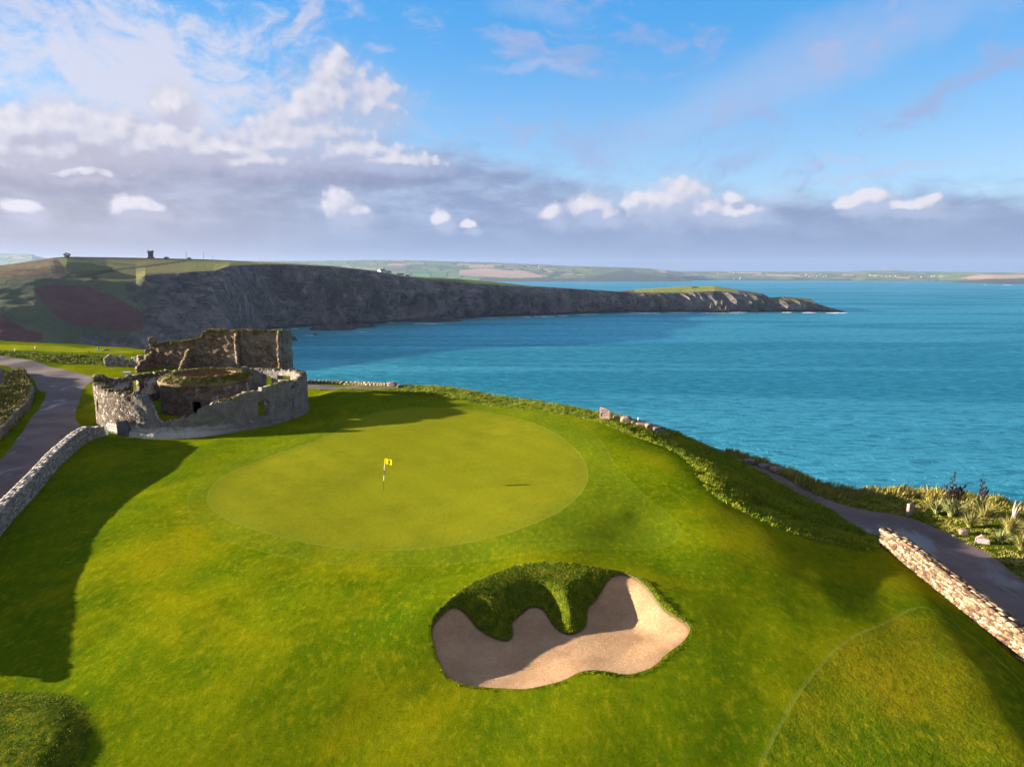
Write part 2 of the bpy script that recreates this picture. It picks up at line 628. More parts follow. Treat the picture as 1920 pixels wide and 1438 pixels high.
HOLLOW_PX = [(807, 1180), (812, 1155), (835, 1135), (870, 1108), (920, 1084), (975, 1064), (1020, 1060), (1080, 1063), (1140, 1074), (1180, 1079),
             (1215, 1095), (1240, 1125), (1265, 1150), (1290, 1165), (1297, 1182), (1285, 1200), (1255, 1215), (1230, 1245), (1180, 1262), (1130, 1262), (1090, 1256), (1060, 1272),
             (1020, 1285), (980, 1290), (930, 1286), (870, 1282), (835, 1262), (815, 1222)]
SAND_PX = [(807, 1180), (815, 1165), (830, 1148), (846, 1136), (862, 1134), (880, 1139), (897, 1150), (920, 1164), (947, 1174), (958, 1168), (962, 1155), (957, 1136),
           (975, 1122), (992, 1107), (1008, 1106), (1022, 1112), (1036, 1136), (1052, 1152), (1070, 1158), (1090, 1150), (1101, 1136), (1101, 1106), (1116, 1099), (1142, 1080), (1165, 1077),
           (1190, 1084), (1215, 1104), (1242, 1140), (1270, 1157), (1292, 1170), (1295, 1184), (1280, 1202), (1248, 1222), (1228, 1244), (1202, 1254), (1175, 1261), (1140, 1254), (1108, 1252),
           (1085, 1257), (1060, 1272), (1020, 1282), (985, 1289), (940, 1286), (880, 1283), (838, 1268), (820, 1235), (812, 1205)]
GREEN_PX = [(384, 935), (400, 905), (450, 875), (520, 850), (600, 826), (650, 800), (700, 775), (780, 762), (900, 768), (980, 785), (1050, 815), (1090, 850),
            (1106, 885), (1098, 920), (1060, 955), (1000, 985), (920, 1010), (840, 1025), (760, 1033), (680, 1033), (600, 1022), (520, 1006), (450, 985), (400, 962)]
FRINGE_PX = [(345, 945), (370, 900), (430, 865), (510, 840), (590, 815), (640, 785), (700, 762), (780, 748), (900, 750), (1020, 768), (1095, 795), (1130, 830), (1150, 870), (1200, 925),
             (1255, 965), (1280, 995), (1265, 1022), (1225, 1033), (1160, 1030), (1060, 1030), (960, 1045), (860, 1058), (760, 1062), (640, 1060), (540, 1045), (440, 1020), (370, 985)]
SEMI_PX = [(1425, 1445), (1455, 1380), (1500, 1300), (1550, 1235), (1600, 1195), (1660, 1170), (1730, 1130), (1800, 1175), (1925, 1290), (2100, 1480), (2100, 1700), (1300, 1700)]
MOUND_PX = [(-150, 1330), (-60, 1295), (30, 1288), (100, 1293), (150, 1315), (174, 1350), (172, 1390), (150, 1425), (120, 1480), (0, 1560), (-150, 1560)]
DRIVE_PX = [(-260, 662), (0, 668), (35, 671), (75, 680), (120, 694), (155, 701), (176, 707), (172, 716), (160, 722.6), (153, 733), (150, 750), (139, 778), (144, 788), (160, 796), (186, 803),
            (130, 829), (60, 897), (0, 958), (-150, 1130), (-420, 1130), (-150, 960), (0, 866), (33, 828), (55, 790), (92, 735), (72, 734), (64, 710), (40, 697), (0, 683), (-260, 678)]
PATH_PX = [(1319, 836), (1360, 850), (1413, 880), (1467, 910), (1527, 937), (1573, 960), (1617, 993), (1650, 1003), (1700, 1045), (1800, 1120), (1920, 1210), (2100, 1330), (2250, 1330), (2060, 1180),
           (1920, 1087), (1863, 1041), (1813, 1017), (1753, 987), (1703, 967), (1613, 952), (1547, 933), (1513, 917), (1447, 885), (1397, 865), (1345, 842)]
BACKPATH_PX = [(560, 727), (580, 727), (650, 728), (740, 730), (742, 726), (650, 722), (580, 719.5), (545, 719)]

hollow = smooth_poly(on_ground(HOLLOW_PX), 2)
sand = smooth_poly(on_ground(SAND_PX), 2)
green = smooth_poly(on_ground(GREEN_PX), 3)
fringe = smooth_poly(on_ground(FRINGE_PX), 3)
semi = smooth_poly(on_ground(SEMI_PX), 2)
mound = smooth_poly(on_ground(MOUND_PX), 2)
drive = smooth_poly(on_ground(DRIVE_PX), 1)
path = smooth_poly(on_ground(PATH_PX), 1)
backpath = smooth_poly(on_ground(BACKPATH_PX), 1)

# grassy bank held by a stone wall on the far left
LBANK_TOP_PX = [(66, 716), (60, 745), (30, 775), (0, 805)]
LBANK_BASE_PX = [(66, 737), (60, 758), (33, 793), (0, 832)]
lb_base = on_ground(LBANK_BASE_PX + [(-80, 900), (-200, 1010)])
lbank = np.vstack([lb_base, on_ground([(-500, 1010), (-400, 760), (-150, 700), (0, 694), (30, 697), (52, 706)])])

COAST_PX = [(2400, 1060, -2.0), (2100, 985, -1.8), (1920, 945, -1.6), (1840, 933, -1.6), (1760, 925, -1.6), (1700, 918, -1.65), (1600, 917, -1.7), (1560, 915, -1.7), (1520, 902, -1.7), (1505, 893, -1.7),
            (1470, 882, -1.6), (1440, 872, -1.5), (1400, 858, -1.3), (1345, 838, -.9), (1290, 820, -.5), (1240, 803, .25), (1180, 788, .6), (1130, 777, .75), (1040, 760, .65), (950, 745, .45), (870, 733, .3),
            (800, 727, .2), (740, 722, -.3), (650, 717, -.5), (580, 714, -.5), (552, 711, -.5), (549, 690, -.3), (540, 676, 0), (400, 668, .1), (300, 662, .4), (250, 655, .6), (120, 647, .8), (0, 641, .9), (-300, 632, 1.2)]
coast = [G(*c)[:2] for c in COAST_PX]
coast += [np.array(p, float) for p in [(-260, 150), (-260, -90), (60, -90), (75, 0)]]
coast = np.array(coast)


def _wall_line(pts, n=2):
    return smooth_poly(np.asarray(pts), n, closed=False)


notch = on_ground([(1408, 925), (1425, 948), (1500, 968), (1560, 982), (1610, 996)])


def ground(x, y, detail=True):
    x = np.atleast_1d(np.asarray(x, float))
    y = np.atleast_1d(np.asarray(y, float))
    z = base_h(x, y)
    # flat pad below the old tower
    r = np.hypot(x - FORT_C[0], y - FORT_C[1])
    w = sstep((FORT_R + 5 - r) / 4.5)
    z = z * (1 - w) + FORT_Z * w
    win = sstep((FORT_R - 0.9 - r) / 0.6)
    z = z + win * 0.7
    # small undulation
    d = np.hypot(x, y)
    dg = sdist(x, y, green)
    k = 1 - 0.75 * sstep((dg + 1.5) / 3)
    z = z + k * (0.16 * fbm(x / 9.0, y / 9.0, 2) + 0.26 * fbm((x - .25 * y) / 5.5 + 40, y / 26.0, 2) + 0.04 * fbm(x / 2.6 + 9, y / 2.6, 2))
    # bunker hollow
    dh = sdist(x, y, hollow)
    ds = sdist(x, y, sand)
    inh = dh > -0.1
    _, back = 0, sstep((y - 26.0) / 4.5)
    xr = np.clip((x + 3.2) / 9.5, 0, 1)
    depth = (0.40 - 0.22 * xr) * (1 - back) + 0.72 * back
    z = np.where(inh, z - depth * sstep((dh + 0.1) / 1.9), z)
    tongue = np.clip(-ds, 0, 2) * (dh > 0)
    z = z + np.where(inh, 0.82 * depth * sstep((dh + 0.1) / 1.9) * sstep(tongue / 1.15) + 0.12 * sstep(tongue / 0.4), 0)
    # the raised rim behind and left of it
    z = z + 0.16 * np.exp(-(dh / 1.7) ** 2) * (0.2 + 0.8 * back)
    # mound
    dm = sdist(x, y, mound)
    z = z + 0.26 * sstep((dm + 0.15) / 1.5)
    # bank on the left
    dl = sdist(x, y, lbank)
    z = z + 1.0 * sstep((dl - 0.05) / 0.5) + 0.5 * sstep((dl - 1) / 5)
    # cut in the bank on the right
    dn = seg_dist(x, y, notch)
    z = z - 0.55 * np.exp(-(dn / 0.55) ** 2)
    return z


def to_ground(pts):
    return on_ground(pts, lambda a, b: ground(a, b))


def gz(x, y):
    return float(ground(np.array([x]), np.array([y]))[0])


# rough ground outlines
ROUGH_PX = [  # bank along the seaward side
    (585, 728), (700, 736), (760, 741), (830, 745), (900, 757), (1000, 770), (1100, 787), (1135, 797), (1180, 818), (1240, 838), (1290, 866), (1310, 900), (1340, 935), (1400, 965), (1480, 1000),
    (1560, 1020), (1650, 1035), (1655, 1004), (1617, 993), (1573, 960), (1527, 937), (1467, 910), (1413, 880), (1360, 850), (1319, 836), (1290, 818), (1240, 801), (1130, 775), (1040, 757), (950, 742), (870, 730),
    (800, 722), (750, 722), (742, 728), (650, 729), (580, 728)]
rough = smooth_poly(on_ground(ROUGH_PX), 1)
verge = np.vstack([smooth_poly(on_ground([(1345, 842), (1397, 865), (1447, 885), (1513, 917), (1547, 933), (1613, 952), (1703, 967), (1753, 987), (1813, 1017), (1863, 1041), (1920, 1087), (2060, 1180), (2250, 1330)]), 1, False)[:, :2],
                   coast[:14]])
bankl_rough = on_ground([(-200, 655), (0, 660), (60, 662), (120, 664), (190, 668), (200, 686), (120, 682), (60, 674), (0, 667), (-200, 662)])
TEE_PX = [(-250, 640), (0, 646), (120, 651), (255, 658), (240, 663), (120, 660), (0, 656), (-250, 648)]
tee = on_ground(TEE_PX)


def build_ground():
    def dens(poly, step, closed=True):
        out = []
        p = np.asarray(poly)[:, :2]
        n = len(p)
        for i in range(n if closed else n - 1):
            a, b = p[i], p[(i + 1) % n]
            k = max(1, int(np.ceil(np.linalg.norm(b - a) / step)))
            for j in range(k):
                out.append(a + (b - a) * j / k)
        return np.array(out)

    loops = [dens(coast, 0.8), dens(green, .3), dens(sand, .12), dens(hollow, .15), dens(drive, .6), dens(path, .4), dens(backpath, .5), dens(lbank, .5), dens(semi, .4)]
    pts, edges = [], []
    for lp in loops:
        k = len(pts)
        pts += [tuple(p) for p in lp]
        edges += [(k + i, k + (i + 1) % len(lp)) for i in range(len(lp))]

    def grid(x0, x1, y0, y1, st, excl=None):
        X, Y = np.meshgrid(np.arange(x0, x1, st), np.arange(y0, y1, st))
        X = X.ravel() + rng.uniform(-.2, .2, X.size) * st
        Y = Y.ravel() + rng.uniform(-.2, .2, Y.size) * st
        k = np.ones(len(X), bool)
        if excl is not None:
            for (a, b, c_, d) in excl:
                k &= ~((X > a) & (X < b) & (Y > c_) & (Y < d))
        k &= sdist(X, Y, coast) > st * .5
        return np.stack([X[k], Y[k]], 1)

    g1 = (-6, 10, 19, 37)
    g2 = (-40, 40, 14, 62)
    g3 = (-75, 50, 62, 125)
    P = [grid(*g1, .14), grid(*g2, .36, [g1]), grid(*g3, .8), grid(-260, 80, -90, 200, 4.0, [g1, g2, g3])]
    for g_ in P:
        pts += [tuple(p) for p in g_]
    vs, es, fs, *_ = geometry.delaunay_2d_cdt([Vector(p) for p in pts], edges, [], 0, 1e-4)
    V2 = np.array([(v.x, v.y) for v in vs])
    F = np.array([f for f in fs if len(f) == 3])
    cen = V2[F].mean(1)
    keep = pip(cen[:, 0], cen[:, 1], coast)
    F = F[keep]
    cen = cen[keep]
    # anticlockwise
    a = V2[F[:, 1]] - V2[F[:, 0]]
    b = V2[F[:, 2]] - V2[F[:, 0]]
    flip = (a[:, 0] * b[:, 1] - a[:, 1] * b[:, 0]) < 0
    F[flip] = F[flip][:, ::-1]
    x, y = V2[:, 0], V2[:, 1]
    z = ground(x, y)
    e = 0.12
    gx = (ground(x + e, y) - ground(x - e, y)) / (2 * e)
    gy = (ground(x, y + e) - ground(x, y - e)) / (2 * e)
    nrm = np.stack([-gx, -gy, np.ones_like(gx)], 1)
    nrm /= np.linalg.norm(nrm, axis=1)[:, None]
    cls = np.zeros(len(F), int)                   # 0 lawn
    cx, cy = cen[:, 0], cen[:, 1]
    cls[pip(cx, cy, semi)] = 6
    cls[pip(cx, cy, rough)] = 5
    cls[pip(cx, cy, verge)] = 5
    cls[pip(cx, cy, bankl_rough)] = 5
    cls[pip(cx, cy, mound)] = 5
    cls[pip(cx, cy, lbank)] = 5
    cls[pip(cx, cy, green)] = 1
    h = pip(cx, cy, hollow)
    sd = pip(cx, cy, sand)
    cls[h | sd] = 3
    cls[sd] = 2
    cls[pip(cx, cy, drive)] = 4
    cls[pip(cx, cy, path)] = 7
    cls[pip(cx, cy, backpath)] = 7
    at = dict(d_green=sdist(x, y, green), d_fringe=sdist(x, y, fringe), d_semi=sdist(x, y, semi),
              d_tee=sdist(x, y, tee), d_sand=sdist(x, y, sand), d_hollow=sdist(x, y, hollow))
    names = {0: ('lawn', M_lawn), 1: ('putting_green', M_green), 2: ('bunker_sand', M_sand), 3: ('bunker_bank', M_rough), 4: ('driveway', M_tar), 5: ('rough_ground', M_rough), 6: ('rough_turf', M_semi), 7: ('cart_path', M_tar)}
    for c_, (nm, mat) in names.items():
        f = F[cls == c_]
        if not len(f):
            continue
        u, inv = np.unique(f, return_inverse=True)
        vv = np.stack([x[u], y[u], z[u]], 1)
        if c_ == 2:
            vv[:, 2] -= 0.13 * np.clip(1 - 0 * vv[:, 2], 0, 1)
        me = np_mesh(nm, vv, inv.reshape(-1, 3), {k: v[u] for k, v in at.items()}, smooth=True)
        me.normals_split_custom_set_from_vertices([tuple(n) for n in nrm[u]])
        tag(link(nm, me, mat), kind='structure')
    # turf lip standing over the sand
    sl_ = dens(sand, .12)
    zz = ground(sl_[:, 0], sl_[:, 1])
    n = len(sl_)
    vv = np.vstack([np.column_stack([sl_, zz]), np.column_stack([sl_, zz - .3])])
    ff = np.array([(i, (i + 1) % n, n + (i + 1) % n, n + i) for i in range(n)])
    tag(link('turf_lip', np_mesh('turf_lip', vv, ff), M_soil), kind='structure')
    # cliffs falling from the coast edge to the sea
    cd = dens(coast, 1.6)
    zz = ground(cd[:, 0], cd[:, 1])
    n = len(cd)
    tang = np.roll(cd, -1, 0) - np.roll(cd, 1, 0)
    tang /= np.linalg.norm(tang, axis=1)[:, None]
    out = np.stack([tang[:, 1], -tang[:, 0]], 1)
    ar = np.sum(cd[:, 0] * np.roll(cd[:, 1], -1) - np.roll(cd[:, 0], -1) * cd[:, 1])
    if ar < 0:
        out = -out
    # smooth the outward direction
    for _ in range(14):
        out = (out + np.roll(out, 1, 0) + np.roll(out, -1, 0)) / 3
    rows = []
    R_ = 26
    for i in range(R_ + 1):
        t = i / R_
        off = 1.2 * t + 34 * t ** 1.3
        q = cd + out * off
        nn = fbm(q[:, 0] / 9, q[:, 1] / 9 + t * 5, 4)
        q = q + out * (nn * 9 * min(1, t * 4))[:, None]
        rows.append(np.column_stack([q, zz * (1 - t) + (SEA_Z - 2) * t + (0 if i == 0 else 1) * fbm(q[:, 0] / 4, q[:, 1] / 4 + 3, 3) * 2]))
    vv = np.vstack(rows)
    ff = np.array([(i * n + j, i * n + (j + 1) % n, (i + 1) * n + (j + 1) % n, (i + 1) * n + j) for i in range(R_) for j in range(n)])
    if ar < 0:
        ff = ff[:, ::-1]
    tag(link('cliff', np_mesh('cliff', vv, ff[:, ::-1]), M_cliff), kind='structure')


# ------------------------------------------------------------------ ground materials
def grass_mat(name, kind):
    m, N = new_mat(name)
    P = N.pos()
    P2 = N.v('MULTIPLY', P, (1, 1, 0.3))
    big = N.noise(P2, 0.085, 4, 0.6, dist=0.6)
    mid = N.noise(P2, 0.5, 8, 0.72)
    fine = N.noise(P2, 9.0, 4, 0.7)
    vf = N.noise(P2, 30.0, 3, 0.75)
    f3 = N.noise(N.v('MULTIPLY', P2, (1, .55, 1)), 3.4, 6, 0.72)
    if kind == 'green':
        c = N.mix(N.ss(mid, .35, .68), (.155, .170, .007), (.205, .205, .010))
        c = N.mix(N.ss(big, .4, .65), c, (.19, .20, .008))
        dg = N.attr('d_green')
        c = N.mix(N.m('MULTIPLY', N.ss(dg, 0.2, 0.0), 0.35), c, (.27, .28, .04))
        c = N.mix(N.m('MULTIPLY', N.ss(dg, 1.5, 0.3), 0.35), c, (.12, .15, .012))
        hgt = N.m('ADD', N.m('MULTIPLY', fine, .5), vf)
        bs, bd = .4, .03
    elif kind == 'lawn':
        c = N.mix(N.ss(N.m('ADD', N.m('MULTIPLY', mid, .45), N.m('MULTIPLY', N.noise(P2, .11, 4, .6), .55)), .36, .64), (.058, .108, .0012), (.122, .155, .0012))
        c = N.mix(N.m('MULTIPLY', N.ss(big, .47, .66), .75), c, (.205, .19, .002))
        dt = N.noise(P2, 0.2, 8, .68, dist=.4)
        c = N.mix(N.m('MULTIPLY', N.ss(dt, .50, .70), .62), c, (.040, .090, .001))
        df = N.attr('d_fringe')
        c = N.mix(N.m('MULTIPLY', N.ss(df, -.15, .2), .45), c, (.115, .165, .008))
        line = N.m('MULTIPLY', N.ss(N.m('ABSOLUTE', df), .13, .02), .16)
        c = N.mix(line, c, (.26, .28, .03))
        c = N.mix(N.m('MULTIPLY', N.ss(N.attr('d_semi'), -.22, -.05), .35), c, (.2, .24, .05))
        c = N.mix(N.ss(N.attr('d_tee'), -.2, .3), c, (.22, .24, .012))
        hgt = N.m('ADD', N.m('MULTIPLY', fine, .9), vf)
        bs, bd = .75, .05
    elif kind == 'semi':
        c = N.mix(N.ss(mid, .33, .66), (.045, .090, .0015), (.100, .135, .002))
        c = N.mix(N.m('MULTIPLY', N.ss(big, .46, .64), .8), c, (.22, .175, .004))
        f2 = N.noise(P2, 3.2, 5, .7)
        c = N.mix(N.m('MULTIPLY', N.ss(f2, .5, .66), .4), c, (.03, .065, .003))
        hgt = N.m('ADD', N.m('MULTIPLY', f2, 1.5), fine)
        bs, bd = .6, .08
    else:
        f2 = N.noise(P2, 2.6, 5, .7)
        c = N.mix(N.ss(f2, .36, .66), (.030, .060, .004), (.085, .105, .008))
        c = N.mix(N.m('MULTIPLY', N.ss(big, .5, .7), .5), c, (.14, .12, .02))
        c = N.mix(N.ss(N.attr('d_tee'), -.2, .3), c, (.22, .24, .012))
        hgt = N.m('ADD', N.m('MULTIPLY', f2, 2.0), fine)
        bs, bd = .8, .12
    gr = .38 if kind == 'green' else .75
    c = N.mix(N.m('MULTIPLY', N.ss(f3, .50, .32), gr * .85), c, N.mix(.5, c, (.02, .05, .001)))
    c = N.mix(N.m('MULTIPLY', N.ss(f3, .50, .68), gr * .7), c, (.27, .24, .006))
    sx = N.sep(P)
    stripe = N.m('SINE', N.m('ADD', N.m('MULTIPLY', N.m('ADD', N.m('MULTIPLY', sx[0], .80), N.m('MULTIPLY', sx[1], .60)), 2.0), N.m('MULTIPLY', mid, 1.5)))
    c = N.mix(N.m('MULTIPLY', N.ss(stripe, -.5, .5), .08 if kind in ('green', 'lawn') else 0.0), c, (.05, .09, .001))
    c = N.mix(N.m('MULTIPLY', N.m('SUBTRACT', vf, .5), 1.3, clamp=True), c, (.32, .33, .05))
    c = N.mix(N.m('MULTIPLY', N.m('SUBTRACT', .5, fine), 1.9, clamp=True), c, (.02, .04, .002))
    finish(N, c, .95, N.bump(hgt, bs, bd), spec=.0)
    return m


M_lawn = grass_mat('mown_grass', 'lawn')
M_green = grass_mat('green_grass', 'green')
M_semi = grass_mat('longer_grass', 'semi')
M_rough = grass_mat('rough_grass', 'rough')


def simple(name, c1, c2, scale, rough=.9, bs=.4, bd=.02, spec=.2, detail=6):
    m, N = new_mat(name)
    P = N.pos()
    n = N.noise(P, scale, detail, .65)
    n2 = N.noise(P, scale * .12, 4, .6)
    c = N.mix(N.ss(N.m('ADD', N.m('MULTIPLY', n, .6), N.m('MULTIPLY', n2, .4)), .38, .62), c1, c2)
    finish(N, c, rough, N.bump(n, bs, bd), spec=spec)
    return m


def sand_mat():
    m, N = new_mat('sand')
    P = N.pos()
    a = N.noise(P, 14, 5, .7)
    b = N.noise(P, 45, 3, .7)
    big = N.noise(P, .6, 4, .6)
    st = N.v('MULTIPLY', N.v('ADD', P, N.v('SCALE', N.noise(P, .8, 3, .5, True), .8)), (1, 5, 1))
    rake = N.noise(st, 2.2, 3, .6)
    c = N.mix(N.ss(big, .35, .65), (.37, .225, .125), (.47, .30, .175))
    c = N.mix(N.m('MULTIPLY', N.ss(a, .46, .66), .6), c, (.25, .145, .07))
    c = N.mix(N.m('MULTIPLY', N.ss(N.noise(P, 3.0, 5, .7), .5, .68), .3), c, (.56, .37, .22))
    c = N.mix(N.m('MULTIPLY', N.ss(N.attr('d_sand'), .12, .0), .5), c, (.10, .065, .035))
    h = N.m('ADD', N.m('ADD', N.m('MULTIPLY', a, .9), N.m('MULTIPLY', b, .45)), N.m('MULTIPLY', rake, 1.2))
    finish(N, c, .95, N.bump(h, .8, .07), spec=.1)
    return m


M_sand = sand_mat()
M_soil = simple('soil', (.05, .04, .015), (.09, .085, .02), 6)


def tar_mat():
    m, N = new_mat('tarmac')
    P = N.pos()
    n = N.noise(P, 22, 5, .75)
    big = N.noise(P, .25, 5, .62)
    c = N.mix(N.ss(big, .38, .64), (.085, .056, .053), (.135, .094, .088))
    c = N.mix(N.m('MULTIPLY', N.ss(n, .5, .7), .4), c, (.15, .125, .12))
    wet = N.ss(N.noise(N.v('MULTIPLY', P, (1, .4, 1)), .35, 4, .6), .56, .66)
    finish(N, c, N.m('SUBTRACT', .8, N.m('MULTIPLY', wet, .42)), N.bump(n, .35, .02), spec=.4)
    return m


M_tar = tar_mat()


def cliff_mat():
    m, N = new_mat('cliff_rock')
    P = N.pos()
    nz = N.sep(N.node('ShaderNodeNewGeometry').outputs['Normal'])[2]
    st = N.v('MULTIPLY', P, (1, 1, 2.6))
    n = N.noise(st, .05, 8, .68, dist=.8)
    r = N.noise(N.v('MULTIPLY', P, (1, 1, .35)), .16, 6, .7)
    c = N.mix(N.ss(n, .38, .64), (.040, .034, .032), (.115, .098, .088))
    c = N.mix(N.m('MULTIPLY', N.ss(r, .52, .66), .6), c, (.19, .165, .15))
    g_ = N.noise(P, .022, 6, .62)
    gr = N.m('MULTIPLY', N.ss(N.m('ADD', nz, N.m('MULTIPLY', N.m('SUBTRACT', g_, .5), 1.1)), .38, .72), .85)
    c = N.mix(gr, c, (.060, .062, .020))
    z = N.sep(P)[2]
    c = N.mix(N.ss(N.m('ADD', z, N.m('MULTIPLY', n, 9)), SEA_Z + 10, SEA_Z + 4), c, (.016, .014, .014))
    finish(N, c, .92, N.bump(N.m('ADD', N.m('MULTIPLY', n, 1.0), r), .9, 4.0), spec=.15)
    return m


M_cliff = cliff_mat()


def land_mat():
    """far land: the colour of each field is stored on the mesh"""
    m, N = new_mat('farmland')
    P = N.pos()
    col = N.attr('col', 'Color')
    n = N.noise(P, .02, 8, .68)
    c = N.mix(N.m('MULTIPLY', N.ss(n, .42, .68), .35), col, N.mix(.5, col, (.16, .13, .06)))
    c = N.mix(N.m('MULTIPLY', N.ss(N.noise(P, .07, 5, .7), .52, .68), .35), c, (.03, .04, .015))
    rk = N.attr('rock')
    st = N.v('MULTIPLY', P, (1, 1, 2.2))
    r = N.noise(st, .045, 9, .70, dist=1.0)
    rib = N.noise(N.v('MULTIPLY', P, (1, 1, .22)), .055, 7, .72)
    cr = N.mix(N.ss(r, .38, .62), (.034, .031, .034), (.145, .125, .115))
    cr = N.mix(N.m('MULTIPLY', N.ss(rib, .54, .66), .8), cr, (.25, .225, .215))
    veg = N.noise(P, .014, 7, .64)
    cr = N.mix(N.m('MULTIPLY', N.ss(veg, .53, .63), .55), cr, (.050, .050, .026))
    lg = N.noise(N.v('MULTIPLY', P, (1, 1, .7)), .0075, 6, .66, dist=1.2)
    cr = N.mix(N.m('MULTIPLY', N.ss(lg, .50, .62), .6), cr, (.17, .15, .145))
    cr = N.mix(N.m('MULTIPLY', N.ss(lg, .47, .36), .6), cr, (.014, .014, .020))
    z = N.sep(P)[2]
    cr = N.mix(N.ss(N.m('ADD', z, N.m('MULTIPLY', r, 8)), SEA_Z + 11, SEA_Z + 6), cr, (.015, .014, .015))
    c = N.mix(rk, c, cr)
    finish(N, c, .95, N.bump(N.m('ADD', r, N.m('MULTIPLY', rib, 1.2)), 1.0, 5.0), spec=.05)
    return m


M_land = land_mat()


def water_mat():
    m, N = new_mat('sea_water')
    P = N.pos()
    # swell, chop and ripples; the longer waves carry on to the far distance
    w0 = N.noise(N.v('MULTIPLY', P, (.35, 1, 1)), .014, 4, .55, dist=.4)
    w1 = N.noise(N.v('MULTIPLY', P, (.6, 1.15, 1)), .09, 5, .62)
    w2 = N.noise(N.v('MULTIPLY', P, (.8, 1.2, 1)), .45, 5, .68)
    h = N.m('ADD', N.m('ADD', N.m('MULTIPLY', w0, 6.0), N.m('MULTIPLY', w1, 3.2)), N.m('MULTIPLY', w2, 1.3))
    band = N.noise(N.v('MULTIPLY', P, (.16, 1, 1)), .006, 6, .62, dist=1.2)
    c = N.mix(N.ss(band, .40, .62), (.004, .10, .145), (.008, .15, .21))
    c = N.mix(N.m('MULTIPLY', N.ss(N.noise(N.v('MULTIPLY', P, (.4, 1, 1)), .03, 5, .65), .55, .70), .35), c, (.03, .21, .28))
    rip = N.noise(N.v('MULTIPLY', P, (.45, 1.3, 1)), .16, 7, .72, dist=.3)
    c = N.mix(N.m('MULTIPLY', N.ss(rip, .5, .66), .6), c, (.03, .24, .31))
    nb = N.bump(h, 1.0, 2.0)
    b = finish(N, c, .32, nb, spec=.28)
    b.inputs['IOR'].default_value = 1.33
    # teal-tinted gloss stands in for light from the water, muting cast shadows
    g_ = N.node('ShaderNodeBsdfGlossy')
    pass
    gcol = N.mix(N.ss(band, .42, .58), (.043, .40, .485), (.125, .58, .67))
    gcol = N.mix(N.m('MULTIPLY', N.ss(rip, .52, .38), .75), gcol, (.016, .24, .33))
    gcol = N.mix(N.m('MULTIPLY', N.ss(rip, .52, .66), .75), gcol, (.16, .58, .70))
    N.put(g_.inputs['Color'], gcol)
    g_.inputs['Roughness'].default_value = .34
    N.L.new(nb, g_.inputs['Normal'])
    mx = N.node('ShaderNodeMixShader')
    mx.inputs[0].default_value = .84
    N.L.new(b.outputs[0], mx.inputs[1])
    N.L.new(g_.outputs[0], mx.inputs[2])
    o = [n for n in m.node_tree.nodes if n.type == 'OUTPUT_MATERIAL'][0]
    N.L.new(mx.outputs[0], o.inputs[0])
    return m


M_water = water_mat()
M_foam = simple('foam', (.75, .8, .82), (.9, .92, .93), 2, bs=.2)

build_ground()

# sea
me = np_mesh('sea', [(-16000, -300, SEA_Z), (16000, -300, SEA_Z), (16000, 14500, SEA_Z), (-16000, 14500, SEA_Z)], np.array([[0, 1, 2, 3]]))
tag(link('sea', me, M_water), kind='structure')

# ------------------------------------------------------------------ stone materials
def masonry(name, ca, cb, cell=3.2, flat=1.6, mortar=.35, lichen=.25, white=None, moss=.3, rough=.92, plaster=None):
    """rubble masonry; white / plaster: (function of N, P -> factor, colour a, colour b)"""
    m, N = new_mat(name)
    P = N.pos()
    wob = N.v('ADD', P, N.v('SCALE', N.noise(P, 1.3, 3, .6, True), .35))
    q = N.v('MULTIPLY', wob, (1, 1, flat))
    vc = N.vor(q, cell, out='Color')
    vd = N.vor(q, cell, 'DISTANCE_TO_EDGE')
    rnd = N.sep(vc)[0]
    n = N.noise(P, 5, 5, .7)
    big = N.noise(P, .45, 5, .62)
    c = N.mix(N.ss(N.m('ADD', N.m('MULTIPLY', rnd, .6), N.m('MULTIPLY', big, .4)), .2, .75), ca, cb)
    c = N.mix(N.m('MULTIPLY', N.ss(vd, .09, .0), mortar * 1.6), c, tuple(v * .28 for v in ca))
    c = N.mix(N.m('MULTIPLY', N.ss(n, .55, .72), .35), c, tuple(v * .45 for v in ca))
    h = N.m('ADD', N.m('MULTIPLY', N.ss(vd, 0, .16), 1.0), N.m('MULTIPLY', n, .7))
    if plaster:
        f, pa, pb = plaster
        fac = f(N, P, big)
        pc = N.mix(N.ss(N.noise(P, .9, 6, .66), .35, .65), pa, pb)
        pc = N.mix(N.m('MULTIPLY', N.ss(N.noise(N.v('MULTIPLY', P, (1, 1, .25)), 2.2, 5, .7), .52, .7), .5), pc, tuple(v * .45 for v in pa))
        c = N.mix(fac, c, pc)
    if white:
        f, wc = white
        fac = f(N, P, big)
        c = N.mix(fac, c, wc)
    if lichen:
        lf = N.ss(N.noise(P, 1.7, 5, .62), .60, .66)
        c = N.mix(N.m('MULTIPLY', lf, lichen), c, (.50, .47, .43))
    if moss:
        nz = N.sep(N.node('ShaderNodeNewGeometry').outputs['Normal'])[2]
        mf = N.ss(N.m('ADD', nz, N.m('MULTIPLY', N.m('SUBTRACT', N.noise(P, 2.2, 4, .6), .5), 1.0)), .35, .8)
        c = N.mix(N.m('MULTIPLY', mf, moss), c, (.10, .095, .018))
    finish(N, c, rough, N.bump(h, .8, .09), spec=.12)
    return m


